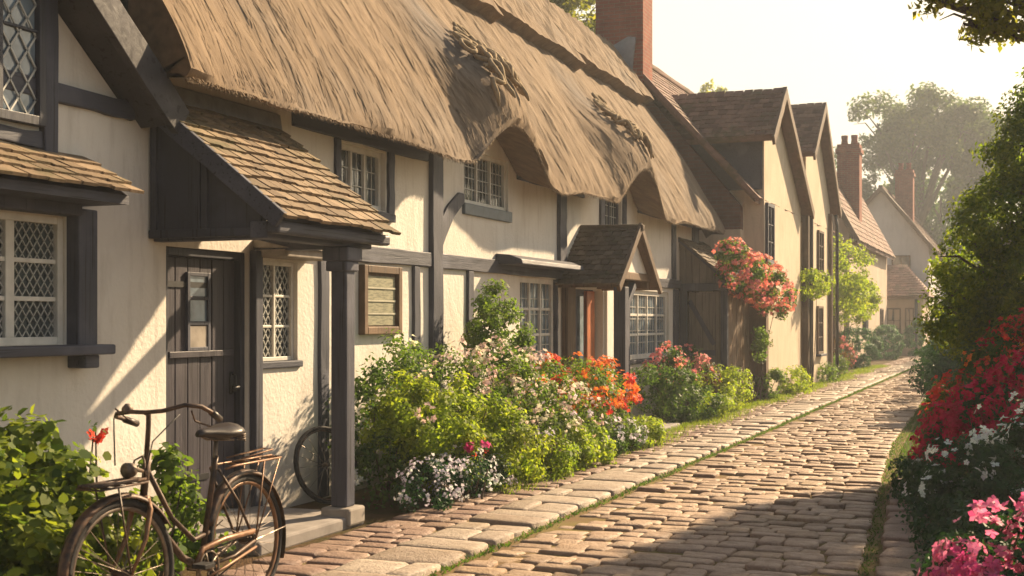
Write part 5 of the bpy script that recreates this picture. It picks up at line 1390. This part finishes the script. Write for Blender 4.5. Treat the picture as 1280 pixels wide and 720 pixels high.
# far trees
T2 = 'hazy trees beyond the village'
def fartree(label, x, y, z, r, leaf, n, size, name='far_tree', sq=0.85, grp=T2):
    SEED[0] += 1; rg = random.Random(SEED[0])
    cr = []
    for k in range(11):
        a = rg.uniform(0, 6.28); q = rg.uniform(0.2, 0.75)
        cr.append((x+math.cos(a)*r*q, y+math.sin(a)*r*q*0.7, z + rg.uniform(-0.55, 0.62)*r*sq, r*rg.uniform(.28, .46), r*rg.uniform(.28, .46), r*rg.uniform(.24, .40)))
    return grow_tree(name, label, (x, y, 0), z, cr, leaf, n, size, r*0.16, r*0.06, grp, limbs=3, seed_shell=0.5)
fartree('tall hazy broad-crowned tree, highest of the row beyond the chimneys', -7.2, 93, 13.6, 6.0, L['far'], 24000, 0.30)
fartree('hazy rounded tree leaning right of the highest far tree', -1.6, 96, 13.2, 5.0, L['far'], 18000, 0.30)
fartree('hazy blue-green tree left of the highest far tree, above the red chimney', -13.2, 92, 10.6, 4.6, L['far'], 15000, 0.28)
fartree('low mid-green tree directly behind the pale end house', -6.5, 100, 8.0, 5.5, L['green'], 14000, 0.32)
fartree('dim low tree at the lane end behind the round bush', -2.0, 84, 5.0, 4.2, L['green'], 12000, 0.26)
fartree('small dim tree at the far left of the hazy row by the cream gable', -18.0, 96, 7.8, 3.6, L['far'], 9000, 0.28)
fartree('pale green treetop showing above the dark tiled gable', -16.3, 74.2, 13.0, 2.6, L['goldtree'], 6000, 0.24, sq=0.9)
fartree('yellow-green treetop above the thatch left of the brick stack', -12.2, 33.8, 9.7, 2.7, L['goldtree'], 34000, 0.12, name='back_tree')
fartree('sunlit treetop partly hidden by the thatched ridge, left of the other', -14.0, 34.6, 10.3, 2.6, L['tree'], 26000, 0.12, name='back_tree')
# hedge that closes the right-hand garden
plant('garden_hedge', 'long clipped hedge behind the right-hand flower bed', 'hedge', [(4.6, y, 1.0, .7, 2.2, 1.15) for y in range(-6, 60, 3)], L['green'], 22000, 0.09, [], None, clump=0.3, stems=12, shell=0.8)

# ------------------------------------------------------------------ grass and moss
rng = np.random.default_rng(77)
def blades(n, xf, yr, h, w_, mat, name, z0=-0.02, lean=0.4):
    y = rng.uniform(yr[0], yr[1], n)**1.0
    x = np.array([xf(v) for v in y])
    h_ = h*rng.uniform(0.5, 1.3, n); a = rng.uniform(0, 6.28, n)
    d = np.stack([np.cos(a), np.sin(a), np.zeros(n)], 1); tp = rng.normal(size=(n, 3))*lean*h_[:, None]; tp[:, 2] = h_
    P = np.stack([x, y, np.full(n, z0)], 1)
    V = np.stack([P - d*w_/2, P + d*w_/2, P + tp + d*w_*0.12, P + tp - d*w_*0.12], 1)
    o = npmesh(name, V, 4, mat); tag(o, kind='stuff'); return o
tag(blades(9000, lambda v: ROADL - 0.02 + rng.normal()*0.022 + 0.012*math.sin(v*3), (4, 60), 0.032, 0.02, L['green'], 'moss', lean=0.8), 'strip of green moss in the joint between lane and kerb flags', 'moss', kind='stuff')
tag(blades(15000, lambda v: -4.58 + rng.normal()*0.14 + 0.10*math.sin(v*1.3) - (0.05 if v > 20 else 0), (10.8, 46), 0.06, 0.012, L['shrub'], 'grass', z0=0.0), 'short yellow-green grass along the edge of the cottage bed', 'grass', kind='stuff')
tag(blades(5000, lambda v: right_edge(v) + 0.03 + rng.normal()*0.035, (4, 40), 0.03, 0.016, L['green'], 'moss', lean=0.8), 'patchy moss along the right edge of the lane', 'moss', kind='stuff')
tag(blades(9000, lambda v: right_edge(v) + (0.42 if v < 12 else 0.2) + rng.normal()*0.09, (4, 60), 0.04, 0.012, L['green'], 'verge_grass'), 'rough grass along the right edge of the lane', 'grass', kind='stuff')

# ------------------------------------------------------------------ the morning haze
HAZE = 0.0016
b = MB(); b.box((-130, -40, -1.2), (100, 220, 24))
hz = b.build('haze', None); tag(hz, kind='stuff')
m = bpy.data.materials.new('haze'); m.use_nodes = True; nt = m.node_tree
nt.nodes.remove(nt.nodes['Principled BSDF'])
pv = nt.nodes.new('ShaderNodeVolumePrincipled'); pv.inputs['Density'].default_value = HAZE; pv.inputs['Color'].default_value = (0.86, 0.92, 1.0, 1); pv.inputs['Anisotropy'].default_value = 0.3
nt.links.new(pv.outputs[0], nt.nodes['Material Output'].inputs['Volume'])
hz.data.materials.append(m)
